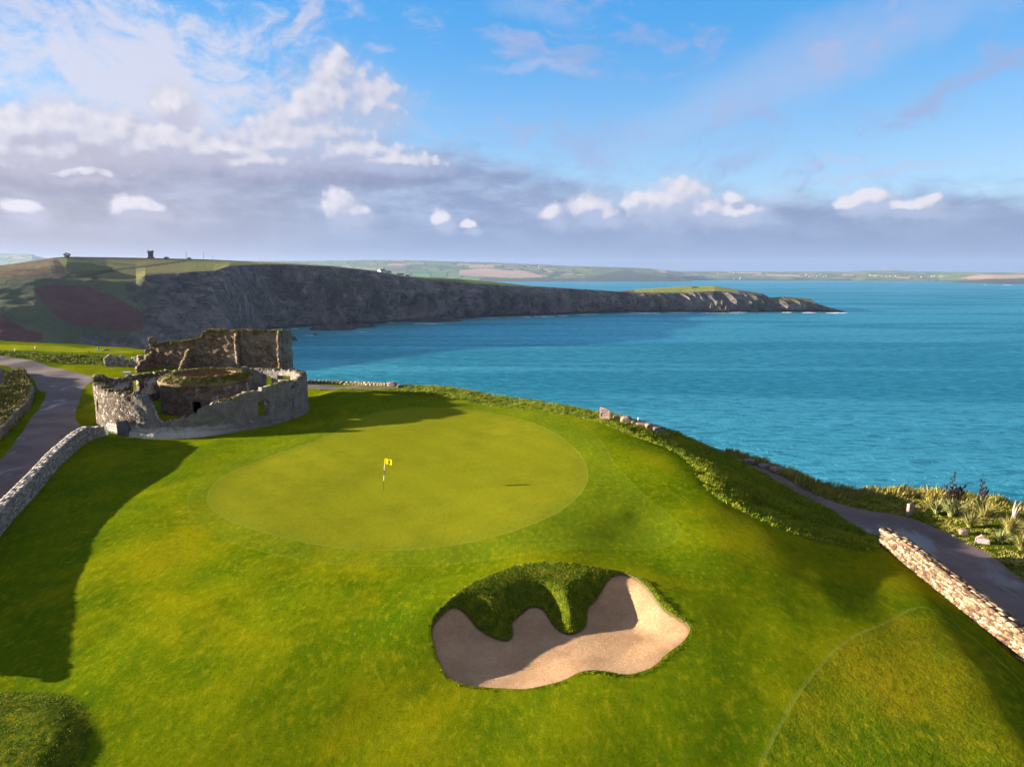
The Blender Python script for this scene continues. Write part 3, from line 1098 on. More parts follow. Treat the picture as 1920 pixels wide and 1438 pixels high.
def stone_mat(name, ca, cb, cc, speck=.3):
    """loose field stones: each stone has its own tone stored on the mesh"""
    m, N = new_mat(name)
    P = N.pos()
    r = N.attr('tone')
    n = N.noise(P, 6, 5, .7)
    c = N.mix(N.ss(r, 0, .6), ca, cb)
    c = N.mix(N.ss(r, .6, 1.0), c, cc)
    c = N.mix(N.m('MULTIPLY', N.ss(n, .5, .7), speck), c, tuple(v * .4 for v in ca))
    c = N.mix(N.m('MULTIPLY', N.ss(N.noise(P, 2.4, 5, .65), .6, .66), .35), c, (.5, .47, .42))
    finish(N, c, .9, N.bump(n, .7, .05), spec=.15)
    return m


def _fort_plaster(N, P, big):
    x = N.sep(P)[0]
    n = N.m('MULTIPLY', N.m('SUBTRACT', big, .5), 5.0)
    return N.m('MULTIPLY', N.ss(N.m('ADD', x, n), -38.2, -37.4), .74)


def _fort_white(N, P, big):
    x, y, z = N.sep(P)
    n1 = N.noise(P, 1.1, 6, .68)
    low = N.m('MULTIPLY', N.ss(N.m('ADD', z, N.m('MULTIPLY', N.m('SUBTRACT', n1, .5), 1.2)), -.15, -.6),
              N.m('MULTIPLY', N.ss(x, -43, -40.5), N.ss(x, -27.5, -33)))
    pat = N.ss(N.noise(P, 1.9, 5, .62), .57, .61)
    lf = N.m('MULTIPLY', pat, N.ss(x, -36.5, -38.0))
    inner = N.m('LESS_THAN', N.v('LENGTH', N.v('MULTIPLY', N.v('SUBTRACT', P, (FORT_C[0], FORT_C[1], 0)), (1, 1, 0))), FORT_R - .5)
    ip = N.m('MULTIPLY', N.m('MULTIPLY', inner, N.ss(N.noise(P, .30, 5, .6), .50, .56)), N.ss(z, 2.6, 1.8))
    sm = N.m('MULTIPLY', N.ss(N.noise(N.v('MULTIPLY', P, (1, 1, .4)), 3.0, 5, .7), .66, .72), .5)
    return N.m('MULTIPLY', N.m('MAXIMUM', N.m('MAXIMUM', low, ip), N.m('MAXIMUM', N.m('MULTIPLY', lf, .8), sm)), .85)


M_fort = masonry('fort_masonry', (.080, .060, .047), (.165, .125, .10), cell=2.6, lichen=.3, moss=.45, white=(_fort_white, (.55, .52, .50)), plaster=(_fort_plaster, (.175, .165, .163), (.28, .262, .25)))


def _tower_white(N, P, big):
    x, y, z = N.sep(P)
    f = N.noise(N.v('MULTIPLY', P, (1, 1, .3)), .9, 6, .68)
    return N.m('MULTIPLY', N.m('MULTIPLY', N.ss(f, .50, .60), N.ss(x, -36, -34)), .6)


M_tower = masonry('tower_masonry', (.12, .082, .066), (.22, .15, .115), cell=2.6, lichen=.2, moss=.3, white=(_tower_white, (.45, .44, .46)))
M_house = masonry('house_masonry', (.115, .080, .056), (.25, .175, .125), cell=2.2, lichen=.5, moss=.6,
                  plaster=(lambda N, P, big: N.m('MULTIPLY', N.m('MULTIPLY', N.ss(N.noise(P, .35, 5, .6), .42, .55), N.ss(N.sep(P)[0], -47, -45)), .8), (.17, .14, .12), (.30, .245, .205)))
M_turfcap = simple('turf_cap', (.080, .062, .030), (.20, .155, .065), 3.5, bs=.8, bd=.12)
M_brownin = simple('weathered_brown', (.16, .08, .04), (.26, .13, .06), 2.5, bs=.6, bd=.06)
M_dry = stone_mat('wall_stones_grey', (.15, .135, .125), (.27, .245, .225), (.40, .37, .34))
M_dryw = stone_mat('wall_stones_warm', (.070, .043, .026), (.19, .125, .075), (.42, .32, .225))
M_ret = stone_mat('wall_stones_mossy', (.10, .085, .055), (.19, .165, .115), (.28, .25, .20))
M_rock = simple('pale_boulder', (.13, .10, .085), (.25, .195, .165), 3.0, bs=.7, bd=.08)
M_rockd = simple('grey_boulder', (.11, .095, .095), (.21, .185, .18), 3.0, bs=.7, bd=.08)
M_slate = simple('slate', (.12, .13, .17), (.17, .18, .22), 5, rough=.6, bs=.2, bd=.01)
M_white = simple('white_paint', (.72, .72, .70), (.80, .80, .78), 8, rough=.6, bs=.1, bd=.01)
M_dark = simple('dark_paint', (.02, .02, .02), (.04, .035, .03), 8, rough=.7, bs=.1, bd=.01)
M_pinkst = simple('pink_sandstone', (.21, .15, .14), (.32, .235, .225), 8, rough=.85, bs=.3, bd=.02)
M_lettering = simple('carved_letters', (.08, .06, .07), (.12, .09, .1), 8)
M_lightlet = simple('white_letters', (.75, .7, .72), (.8, .76, .78), 8)


def jit3(v, amp, f=1.4):
    v = np.asarray(v, float)
    a = fbm(v[:, 0] * f + v[:, 2] * f * 1.3, v[:, 1] * f - v[:, 2] * f * .7, 3)
    b = fbm(v[:, 0] * f + 31 + v[:, 2] * f, v[:, 1] * f + v[:, 2] * f * 1.1 + 7, 3)
    c_ = fbm(v[:, 0] * f - 11, v[:, 1] * f + v[:, 2] * f + 53, 3)
    return v + np.stack([a, b, c_], 1) * amp


def cell_wall(P, S_len, ds, base, top, thick_pts, dv, holes=(), closed=False, amp=.22, ragged=.5, seed=1):
    """masonry made of cells. P(s) -> outer xy, inner xy ; base(s), top(s) heights; holes = (s0, s1, z0, z1)"""
    r = np.random.default_rng(seed)
    ns = int(round(S_len / ds))
    s = np.linspace(0, S_len, ns + 1)
    o, i_ = P(s)
    b, t = base(s), top(s)
    z0 = b.min()
    nv = int(np.ceil((t.max() - z0) / dv)) + 1
    zc = z0 + (np.arange(nv) + .5) * dv
    sc = (s[:-1] + s[1:]) / 2
    tc = np.interp(sc, s, t)
    # ragged, stone by stone top
    step = np.repeat(r.uniform(-1, 1, ns // 2 + 1), 2)[:ns] * ragged * dv * 1.3 + r.uniform(-1, 1, ns) * ragged * dv * .6
    tc = tc + step
    solid = (zc[None] < tc[:, None]) & (zc[None] > np.interp(sc, s, b)[:, None] - dv)
    for (a0, a1, h0, h1) in holes:
        solid &= ~(((sc > a0) & (sc < a1))[:, None] & ((zc > h0) & (zc < h1))[None])
    zs = z0 + np.arange(nv + 1) * dv
    ncol = ns if closed else ns + 1
    cols = np.arange(ncol)
    VO = np.stack([np.repeat(o[cols, 0], nv + 1), np.repeat(o[cols, 1], nv + 1), np.tile(zs, ncol)], 1)
    VI = np.stack([np.repeat(i_[cols, 0], nv + 1), np.repeat(i_[cols, 1], nv + 1), np.tile(zs, ncol)], 1)
    V = np.vstack([jit3(VO, amp), jit3(VI, amp)])
    V += r.uniform(-1, 1, V.shape) * amp * .16
    off = len(VO)

    def vid(c_, k, side):
        return side * off + (c_ % ncol if closed else c_) * (nv + 1) + k
    F = []
    for c_ in range(ns):
        for k in range(nv):
            if not solid[c_, k]:
                continue
            F.append((vid(c_, k, 0), vid(c_ + 1, k, 0), vid(c_ + 1, k + 1, 0), vid(c_, k + 1, 0)))
            F.append((vid(c_ + 1, k, 1), vid(c_, k, 1), vid(c_, k + 1, 1), vid(c_ + 1, k + 1, 1)))
            if k + 1 >= nv or not solid[c_, k + 1]:
                F.append((vid(c_, k + 1, 0), vid(c_ + 1, k + 1, 0), vid(c_ + 1, k + 1, 1), vid(c_, k + 1, 1)))
            if k == 0 or not solid[c_, k - 1]:
                F.append((vid(c_ + 1, k, 0), vid(c_, k, 0), vid(c_, k, 1), vid(c_ + 1, k, 1)))
            nl = (c_ - 1) % ns if closed else c_ - 1
            nr = (c_ + 1) % ns if closed else c_ + 1
            if nl < 0 or not solid[nl, k]:
                F.append((vid(c_, k, 0), vid(c_, k + 1, 0), vid(c_, k + 1, 1), vid(c_, k, 1)))
            if nr >= ns or not solid[nr, k]:
                F.append((vid(c_ + 1, k + 1, 0), vid(c_ + 1, k, 0), vid(c_ + 1, k, 1), vid(c_ + 1, k + 1, 1)))
    F = np.array(F)
    u, inv = np.unique(F, return_inverse=True)
    return V[u], inv.reshape(-1, 4)


def blades(pts, n_per, h, spread, width=.035, lean=(.25, 0.05), hvar=.5, seed=3, nrm_up=True):
    """tufts of grass: pts (n,3) roots"""
    r = np.random.default_rng(seed)
    n = len(pts)
    root = np.repeat(pts, n_per, 0) + np.column_stack([r.normal(0, spread, n * n_per), r.normal(0, spread, n * n_per), np.zeros(n * n_per)])
    N_ = len(root)
    hh = np.repeat(h * r.uniform(1 - hvar, 1 + hvar * .6, n), n_per) * r.uniform(.6, 1.15, N_)
    a = r.uniform(0, 2 * np.pi, N_)
    ln = hh * r.uniform(.1, .7, N_)
    ab = r.uniform(0, 2 * np.pi, N_)
    dx = np.cos(ab) * ln * .6 + lean[0] * hh
    dy = np.sin(ab) * ln * .6 + lean[1] * hh
    w = width * r.uniform(.6, 1.5, N_)
    wx, wy = np.cos(a) * w, np.sin(a) * w
    z0 = root[:, 2] - .05
    v0 = np.column_stack([root[:, 0] - wx, root[:, 1] - wy, z0])
    v1 = np.column_stack([root[:, 0] + wx, root[:, 1] + wy, z0])
    v2 = np.column_stack([root[:, 0] + dx * .45 + wx * .8, root[:, 1] + dy * .45 + wy * .8, z0 + hh * .62])
    v3 = np.column_stack([root[:, 0] + dx, root[:, 1] + dy, z0 + hh])
    V = np.stack([v0, v1, v2, v3], 1).reshape(-1, 3)
    k = np.arange(N_)[:, None] * 4
    F = np.vstack([k + np.array([[0, 1, 2]]), k + np.array([[0, 2, 3]])])
    tone = np.repeat(np.repeat(r.random(n), n_per) * .6 + r.random(N_) * .4, 4)
    return V, F, tone


def blade_mat(name, ca, cb, cc):
    m, N = new_mat(name)
    r = N.attr('tone')
    P = N.pos()
    c = N.mix(N.ss(r, 0, .65), ca, cb)
    c = N.mix(N.ss(r, .7, 1.0), c, cc)
    c = N.mix(N.m('MULTIPLY', N.ss(N.noise(P, .3, 4, .6), .45, .65), .4), c, cc)
    b = finish(N, c, .75, spec=.15)
    return m


M_blade = blade_mat('grass_blades', (.06, .11, .003), (.16, .21, .005), (.34, .33, .015))
M_blade_dry = blade_mat('dry_grass_blades', (.09, .11, .015), (.24, .22, .04), (.52, .42, .14))
M_blade_cap = blade_mat('cap_grass_blades', (.06, .065, .008), (.14, .13, .015), (.27, .22, .05))


# ------------------------------------------------------------------ the round ruined tower
def z_from_py(x, y, py):
    b = (py - 719) / 1280
    return CAM_H - y * (SP + b * CP) / (CP - b * SP)


th = np.radians(np.arange(0, 360, 1.0))
fx, fy = FORT_C[0] + FORT_R * np.cos(th), FORT_C[1] + FORT_R * np.sin(th)
front = (np.cos(th) * (0 - fx) + np.sin(th) * (0 - fy)) > 0
pxs = proj(fx, fy, 1.0)[0]
FRONT_RIM = [(172, 712), (181, 722), (192, 728), (206, 733), (229, 737), (256, 738), (270, 749), (281, 765), (290, 788), (299, 797), (320, 792), (357, 779), (385, 767), (407, 754), (435, 749), (467, 737), (490, 733), (513, 725), (531, 717), (559, 715), (570, 709), (582, 704)]
BACK_RIM = [(172, 711), (183, 703), (193, 710), (210, 713), (252, 705), (297, 698), (340, 695), (400, 693), (456, 692), (527, 694), (559, 695), (580, 703)]
gxo, gyo = FORT_C[0] + (FORT_R - .9) * np.cos(th), FORT_C[1] + (FORT_R - .9) * np.sin(th)
rimz = np.where(front, z_from_py(fx, fy, np.interp(pxs, *zip(*FRONT_RIM))), z_from_py(gxo, gyo, np.interp(pxs, *zip(*BACK_RIM))))
rimz = np.clip(rimz, FORT_Z + .35, 4.2)
th2 = np.concatenate([th, [2 * np.pi]])
rimz2 = np.concatenate([rimz, rimz[:1]])


def fort_theta(px, py_, frontside=True, r=None):
    m_ = front if frontside else ~front
    k = np.where(m_, np.abs(pxs - px), 1e9).argmin()
    return th[k]


def fort_hole(px0, px1, py0, py1, fr=True):
    a, b = fort_theta(px0, 0, fr), fort_theta(px1, 0, fr)
    m_ = (a + b) / 2 if abs(a - b) < 3 else ((a + b) / 2 + math.pi) % (2 * math.pi)
    rr = FORT_R if fr else FORT_R - .9
    x, y = FORT_C[0] + rr * math.cos(m_), FORT_C[1] + rr * math.sin(m_)
    w = abs(a - b) if abs(a - b) < 3 else 2 * math.pi - abs(a - b)
    return ((m_ - w / 2) * FORT_R, (m_ + w / 2) * FORT_R, z_from_py(x, y, py1), z_from_py(x, y, py0))


ruin = empty('round_ruin', (FORT_C[0], FORT_C[1], FORT_Z), 'round roofless stone ruin by the putting green, half fallen wall around an inner drum', 'ruin')
holes = [fort_hole(484, 504, 752, 782), fort_hole(238, 255, 714, 735, False), fort_hole(500, 519, 705, 726, False), fort_hole(182.5, 185.5, 748, 774),
         fort_hole(548, 554, 722, 727), fort_hole(531, 557, 704, 712, False)]
def PF(s):
    a = s / FORT_R
    return (np.stack([FORT_C[0] + FORT_R * np.cos(a), FORT_C[1] + FORT_R * np.sin(a)], 1),
            np.stack([FORT_C[0] + (FORT_R - .9) * np.cos(a), FORT_C[1] + (FORT_R - .9) * np.sin(a)], 1))
V, F = cell_wall(PF, 2 * np.pi * FORT_R, .15, lambda s: np.full(len(s), FORT_Z - .4), lambda s: np.interp(s / FORT_R, th2, rimz2), None, .15, holes, True, amp=.14, ragged=.8)
link('outer_wall', np_mesh('outer_wall', V, F), M_fort, ruin)
# sloping stone footing along the front
mb = MB()
A0, A1 = fort_theta(232, 0), fort_theta(577, 0)
if A1 < A0:
    A1 += 2 * math.pi
nn = 150
vs = []
for i in range(nn + 1):
    a = A0 + (A1 - A0) * i / nn
    e = .5 + .9 * math.exp(-((i / nn - .28) / .22) ** 2)
    for (dr, dz) in ((-.2, .62 + .3 * math.exp(-((i / nn - .22) / .15) ** 2)), (.12 + .1 * e, .38), (.16 + .28 * e, -.35)):
        jr = .13 * mnoise.noise(Vector((a * 14, dr * 9, 0)))
        rr = FORT_R + dr + jr
        vs.append((FORT_C[0] + rr * math.cos(a), FORT_C[1] + rr * math.sin(a), FORT_Z + dz + .14 * mnoise.noise(Vector((a * 11, 5, dr)))))
mb.add(vs, [(i * 3 + j, (i + 1) * 3 + j, (i + 1) * 3 + j + 1, i * 3 + j + 1) for i in range(nn) for j in range(2)])
mb.build('footing', M_fort, ruin)

# inner drum
DR = 4.85
dz0, dz1 = FORT_Z + .3, 2.95
V, F = cell_wall(lambda s: (np.stack([FORT_C[0] + DR * np.cos(s / DR), FORT_C[1] + DR * np.sin(s / DR)], 1), np.stack([FORT_C[0] + (DR - .5) * np.cos(s / DR), FORT_C[1] + (DR - .5) * np.sin(s / DR)], 1)),
                 2 * np.pi * DR, .16, lambda s: np.full(len(s), dz0), lambda s: np.full(len(s), dz1), None, .16, [(DR * 4.80, DR * 4.98, -.5, 1.2)], True, amp=.16, ragged=0)
drum = link('inner_drum', np_mesh('inner_drum', V, F), M_tower, ruin)
prof = [(DR - .05, dz1 - .35), (DR + .16, dz1 - .25), (DR + .18, dz1 + .1), (DR - .05, dz1 + .35), (DR - .5, dz1 + .5), (DR - 1.0, dz1 + .68), (DR - 1.3, dz1 + .7), (DR - 1.5, dz1 + .5)]
nn = 120
vs = []
for i in range(nn):
    a = 2 * math.pi * i / nn
    for k, (rr, zz) in enumerate(prof):
        j = mnoise.noise(Vector((math.cos(a) * 5, math.sin(a) * 5, k * .7)))
        j2 = mnoise.noise(Vector((math.cos(a) * 16, math.sin(a) * 16, k * 1.7)))
        vs.append((FORT_C[0] + (rr + .12 * j2) * math.cos(a), FORT_C[1] + (rr + .12 * j2) * math.sin(a), zz + (.28 * j + .16 * j2) * (1 if k > 2 else .25)))
kk = len(prof)
fs = [(i * kk + j, ((i + 1) % nn) * kk + j, ((i + 1) % nn) * kk + j + 1, i * kk + j + 1) for i in range(nn) for j in range(kk - 1)]
link('turf_top', np_mesh('turf_top', vs, fs, smooth=True), M_turfcap, ruin)
vs = []
for i in range(nn):
    a = 2 * math.pi * i / nn
    for (rr, zz) in ((DR - 1.42, dz1 + .6), (DR - 1.55, dz1 - .2), (DR - 1.6, dz1 - 1.1)):
        vs.append((FORT_C[0] + rr * math.cos(a), FORT_C[1] + rr * math.sin(a), zz))
fs = [(i * 3 + j, ((i + 1) % nn) * 3 + j, ((i + 1) % nn) * 3 + j + 1, i * 3 + j + 1) for i in range(nn) for j in range(2)]
fs.append(tuple(i * 3 + 2 for i in range(nn)))
link('drum_lining', np_mesh('drum_lining', vs, fs), M_brownin, ruin)
# tufts on the tops of the ruin
r_ = np.random.default_rng(5)
a = r_.uniform(0, 2 * np.pi, 2600)
rr = DR - r_.uniform(-.1, 1.4, 2600)
zz = np.interp(DR - rr, [-.18, .05, .5, 1.0, 1.4], [dz1 + .1, dz1 + .35, dz1 + .5, dz1 + .68, dz1 + .65])
pt = np.column_stack([FORT_C[0] + rr * np.cos(a), FORT_C[1] + rr * np.sin(a), zz])
V, F, T = blades(pt, 7, .22, .07, .03, seed=11)
link('drum_grass', np_mesh('drum_grass', V, F, {'tone': T}), M_blade_cap, ruin)
a = r_.uniform(0, 2 * np.pi, 2600)
keep = (rimz[(np.degrees(a).astype(int)) % 360] > 1.2) & (fbm(np.cos(a) * 6, np.sin(a) * 6, 2) > -.05)
a = a[keep]
rr = FORT_R - r_.uniform(.1, .85, len(a))
pt = np.column_stack([FORT_C[0] + rr * np.cos(a), FORT_C[1] + rr * np.sin(a), np.interp(a, th2, rimz2) - .02])
V, F, T = blades(pt, 6, .2, .06, .03, seed=12)
link('rim_grass', np_mesh('rim_grass', V, F, {'tone': T}), M_blade_cap, ruin)
# slate plaque on the wall
a = fort_theta(553, 0)
mb = MB()
mb.box((FORT_C[0] + (FORT_R + .1) * math.cos(a), FORT_C[1] + (FORT_R + .1) * math.sin(a), z_from_py(FORT_C[0] + FORT_R * math.cos(a), FORT_C[1] + FORT_R * math.sin(a), 753.5)), (.08, 1.0, 1.15), a)
mb.build('plaque', M_slate, ruin)
# whitened base of the inner partition walls: short radial wall stubs inside
for (pa, r0, r1, hgt) in ((2.55, 8.2, 10.4, 2.6), (.45, 6.3, 10.4, 2.9)):
    def PR(s, pa=pa, r0=r0):
        c_, sn = math.cos(pa), math.sin(pa)
        rr = r0 + s
        return (np.stack([FORT_C[0] + rr * c_ + .3 * sn, FORT_C[1] + rr * sn - .3 * c_], 1), np.stack([FORT_C[0] + rr * c_ - .3 * sn, FORT_C[1] + rr * sn + .3 * c_], 1))
    V, F = cell_wall(PR, r1 - r0, .16, lambda s: np.full(len(s), FORT_Z), lambda s, h=hgt, L=r1 - r0: FORT_Z + .8 + (h - .2) * (s / L) ** .6 + .2, None, .16, amp=.12, ragged=.7, seed=int(pa * 10))
    link('partition_wall', np_mesh('partition_wall', V, F), M_fort, ruin)


# ------------------------------------------------------------------ the ruined house behind
def xline(px, y):
    """x of photograph column px at depth y (for something about 3 m above ground)"""
    return (px - 960) / 1280 * (y * CP + 12 * SP)


HY = 109.0
HS = -.16            # the wall runs slightly towards the camera on its right
house = empty('house_ruin', (xline(400, HY), HY, 0), 'tall roofless rubble wall of a ruined house standing behind the round ruin', 'ruin')
HT = [(258, 661), (272, 655), (288, 649), (305, 646), (320, 645), (350, 641), (366, 637), (375, 634), (381, 624), (388, 621), (446, 620), (500, 621), (536, 620)]
hx0, hx1 = xline(258, HY), xline(537, HY)
htx = [xline(p[0], HY) - hx0 for p in HT]
htz = [float(z_from_py(0, HY, p[1])) for p in HT]
V, F = cell_wall(lambda s: (np.stack([hx0 + s, HY + HS * (s - 14)], 1), np.stack([hx0 + s, HY + .9 + HS * (s - 14)], 1)), hx1 - hx0, .19, lambda s: np.full(len(s), -.9), lambda s: np.interp(s, htx, htz), None, .19,
                 [], amp=.28, ragged=.7, seed=4)
link('long_wall', np_mesh('long_wall', V, F), M_house, house)


def stub(px, ln, prof, th_=.7, back=False, seed=1, name='cross_wall'):
    x = xline(px, HY)
    sg = 1 if back else -1
    y0 = (HY + .9 if back else HY) + HS * (x - hx0 - 14)

    def PS(s):
        return (np.stack([x - th_ / 2 + 0 * s, y0 + sg * s], 1), np.stack([x + th_ / 2 + 0 * s, y0 + sg * s], 1)) if sg < 0 else (np.stack([x + th_ / 2 + 0 * s, y0 + sg * s], 1), np.stack([x - th_ / 2 + 0 * s, y0 + sg * s], 1))
    V, F = cell_wall(PS, ln, .17, lambda s: np.full(len(s), -.9), lambda s: np.interp(s, *zip(*prof)), None, .19, [], amp=.22, ragged=.8, seed=seed)
    link(name, np_mesh(name, V, F), M_house, house)


ztop = htz[-1]
stub(272, 5.2, [(0, htz[1] - .5), (1.5, 1.9), (3.5, 1.2), (5.2, -.2)], seed=2)
stub(352, 4.2, [(0, 3.2), (1.5, 2.2), (3, 1.2), (4.2, -.1)], seed=3)
stub(449, .9, [(0, ztop - .1), (.9, ztop - .6)], .5, seed=5)
stub(532, .9, [(0, ztop), (.9, ztop - .3)], .5, seed=6)
stub(534, 3.2, [(0, ztop), (3.2, ztop - .3)], .8, True, seed=7, name='return_wall')
xs = r_.uniform(0, hx1 - hx0, 3600)
keep = fbm(xs * .9, xs * 0 + 3, 2) > -.25
xs = xs[keep]
pt = np.column_stack([hx0 + xs, HY + HS * (xs - 14) + r_.uniform(-.1, .9, len(xs)), np.interp(xs, htx, htz) - .05])
V, F, T = blades(pt, 8, .34, .1, .05, seed=13)
link('wall_grass', np_mesh('wall_grass', V, F, {'tone': T}), M_blade_cap, house)
# boulder shaped remnant of a chimney on the left end
mb = MB()


def rock(mbx, c, size, seed, rz=0, sub=2, flat=True):
    import bmesh as _bm
    b = _bm.new()
    _bm.ops.create_icosphere(b, subdivisions=sub, radius=1)
    off = Vector((seed * 3.7, seed * 1.3, seed * 2.1))
    ca, sa = math.cos(rz), math.sin(rz)
    vs = []
    for v in b.verts:
        p = v.co.copy()
        k = 1 + .42 * mnoise.noise(p * .9 + off) + .2 * mnoise.noise(p * 2.3 + off)
        q = Vector((max(-.72, min(.72, p.x * k)), max(-.72, min(.72, p.y * k)), max(-.7, min(.7, p.z * k)))) / .72
        q = Vector((q.x * size[0] / 2, q.y * size[1] / 2, q.z * size[2] / 2))
        vs.append((c[0] + q.x * ca - q.y * sa, c[1] + q.x * sa + q.y * ca, c[2] + q.z))
    mbx.add(vs, [tuple(x.index for x in f.verts) for f in b.faces])
    b.free()


rock(mb, (xline(287, HY + 2), HY + 2, htz[2] + .5), (1.1, .8, 1.6), 3)
mb.build('chimney_stump', M_house, house)


# ------------------------------------------------------------------ dry stone walls
def stone_wall(name, line, hgt, thick, mat, label, sl=(.22, .5), sh=.14, seed=1, lean=0.0, side=1, basefun=None):
    """line (n,2) lawn side foot of the wall; body on the 'side' of it"""
    r = np.random.default_rng(seed)
    line = np.asarray(line)[:, :2]
    seg = np.hypot(*np.diff(line, axis=0).T)
    L = np.concatenate([[0], np.cumsum(seg)])
    tot = L[-1]

    def at(s):
        x, y = np.interp(s, L, line[:, 0]), np.interp(s, L, line[:, 1])
        x2, y2 = np.interp(min(s + .4, tot), L, line[:, 0]), np.interp(min(s + .4, tot), L, line[:, 1])
        x1, y1 = np.interp(max(s - .4, 0), L, line[:, 0]), np.interp(max(s - .4, 0), L, line[:, 1])
        return x, y, math.atan2(y2 - y1, x2 - x1)
    ls = np.linspace(0, tot, 80)
    gzs = ground(np.interp(ls, L, line[:, 0]), np.interp(ls, L, line[:, 1]))
    gzs = np.convolve(np.pad(gzs, 3, 'edge'), np.ones(7) / 7, 'valid')
    V, F, T = [], [], []
    core_v = []
    for row in range(60):
        z = row * sh - .25
        s = r.uniform(-.2, 0)
        anyp = False
        while s < tot:
            w = r.uniform(*sl)
            sc = s + w / 2
            hh = hgt(sc) if callable(hgt) else hgt
            if 0 <= sc <= tot and z < hh - .02:
                anyp = True
                x, y, a = at(sc)
                gh = np.interp(sc, ls, gzs)
                top = z + sh > hh - .02
                for fc in ((0, 1) if not top else (0, .5, 1)):
                    dep = thick * (.45 if not top else .4)
                    off = side * (fc * thick + (dep / 2 - .0 if fc == 0 else (-dep / 2 if fc == 1 else 0)))
                    nx, ny = -math.sin(a), math.cos(a)
                    tw, tt, tz = w * .93, dep + r.uniform(-.03, .07), sh * r.uniform(.86, 1.2)
                    cx, cy, cz = x + nx * off, y + ny * off, gh + z + sh / 2 + r.uniform(-.02, .02)
                    ang = a + r.normal(0, .05)
                    ca, sa = math.cos(ang), math.sin(ang)
                    k = len(V)
                    for kz in (-1, 1):
                        for i, j in ((-1, -1), (1, -1), (1, 1), (-1, 1)):
                            sx = i * tw / 2 * r.uniform(.78, 1.0)
                            sy = j * tt / 2 * r.uniform(.85, 1.08)
                            V.append((cx + sx * ca - sy * sa, cy + sx * sa + sy * ca, cz + kz * tz / 2 * r.uniform(.8, 1.05)))
                    F += [(k + 3, k + 2, k + 1, k), (k + 4, k + 5, k + 6, k + 7), (k, k + 1, k + 5, k + 4), (k + 1, k + 2, k + 6, k + 5), (k + 2, k + 3, k + 7, k + 6), (k + 3, k, k + 4, k + 7)]
                    T += [r.random()] * 8
            s += w
        if not anyp and row > 2:
            break
    # solid heart of the wall so no light comes through
    m = 60
    k0 = len(V)
    for i in range(m + 1):
        s = tot * (.004 + .992 * i / m)
        x, y, a = at(s)
        hh = (hgt(s) if callable(hgt) else hgt) - sh * .9
        g_ = np.interp(s, ls, gzs)
        nx, ny = -math.sin(a), math.cos(a)
        for o_, zz in ((.18, -.3), (.18, hh), (.82, hh), (.82, -.3)):
            V.append((x + nx * side * o_ * thick, y + ny * side * o_ * thick, g_ + zz))
            T.append(0.0)
    for i in range(m):
        for j in range(4):
            a_, b_ = k0 + i * 4 + j, k0 + i * 4 + (j + 1) % 4
            F.append((a_, b_, b_ + 4, a_ + 4))
    F += [(k0, k0 + 1, k0 + 2, k0 + 3), (k0 + m * 4, k0 + m * 4 + 1, k0 + m * 4 + 2, k0 + m * 4 + 3)]
    o = link(name, np_mesh(name, V, np.array(F), {'tone': T}), mat)
    return tag(o, label, 'wall')


lw = smooth_poly(to_ground([(197, 817), (180, 823), (155, 834), (125, 862), (75, 920), (22, 978), (-60, 1075), (-200, 1250)]), 2, False)
stone_wall('dry_stone_wall', lw, lambda s: 0.85 + min(1, s / 3.0) * .45, .7, M_dry, 'long curving grey dry stone wall between the drive and the shaded lawn on the left', seed=1, side=-1, sl=(.18, .5), sh=.15)
rw = smooth_poly(to_ground([(1649, 1023), (1700, 1061), (1800, 1143), (1900, 1228), (2000, 1315), (2120, 1420)]), 1, False)
stone_wall('dry_stone_wall', rw, lambda s: 1.1 + min(.1, s * .02), .62, M_dryw, 'sunlit golden dry stone wall running along the cart path on the right', seed=2, side=1, sl=(.12, .48), sh=.085)
ret = smooth_poly(lb_base[:5], 1, False)
stone_wall('retaining_wall', ret, 1.05, .45, M_ret, 'low mossy stone retaining wall below the grassy bank beside the drive', seed=3, side=-1, sl=(.2, .5), sh=.13)
bw = smooth_poly(to_ground([(556, 719), (600, 719.5), (650, 721), (700, 723), (738, 724.5)]), 1, False)
stone_wall('low_wall', bw, .42, .5, M_ret, 'low dark stone kerb wall along the back path at the cliff edge', seed=4, side=1, sl=(.3, .8), sh=.14)
rl = smooth_poly(to_ground([(197, 688), (215, 687), (240, 687), (262, 689)]), 1, False)
stone_wall('rubble_wall', rl, lambda s: 1.3 + .45 * math.sin(s * 1.3) + .3 * math.sin(s * 3.1), .9, M_dry, 'low collapsing rubble wall left of the ruined house, below the sunlit tee', seed=5, side=1, sl=(.25, .6), sh=.2)


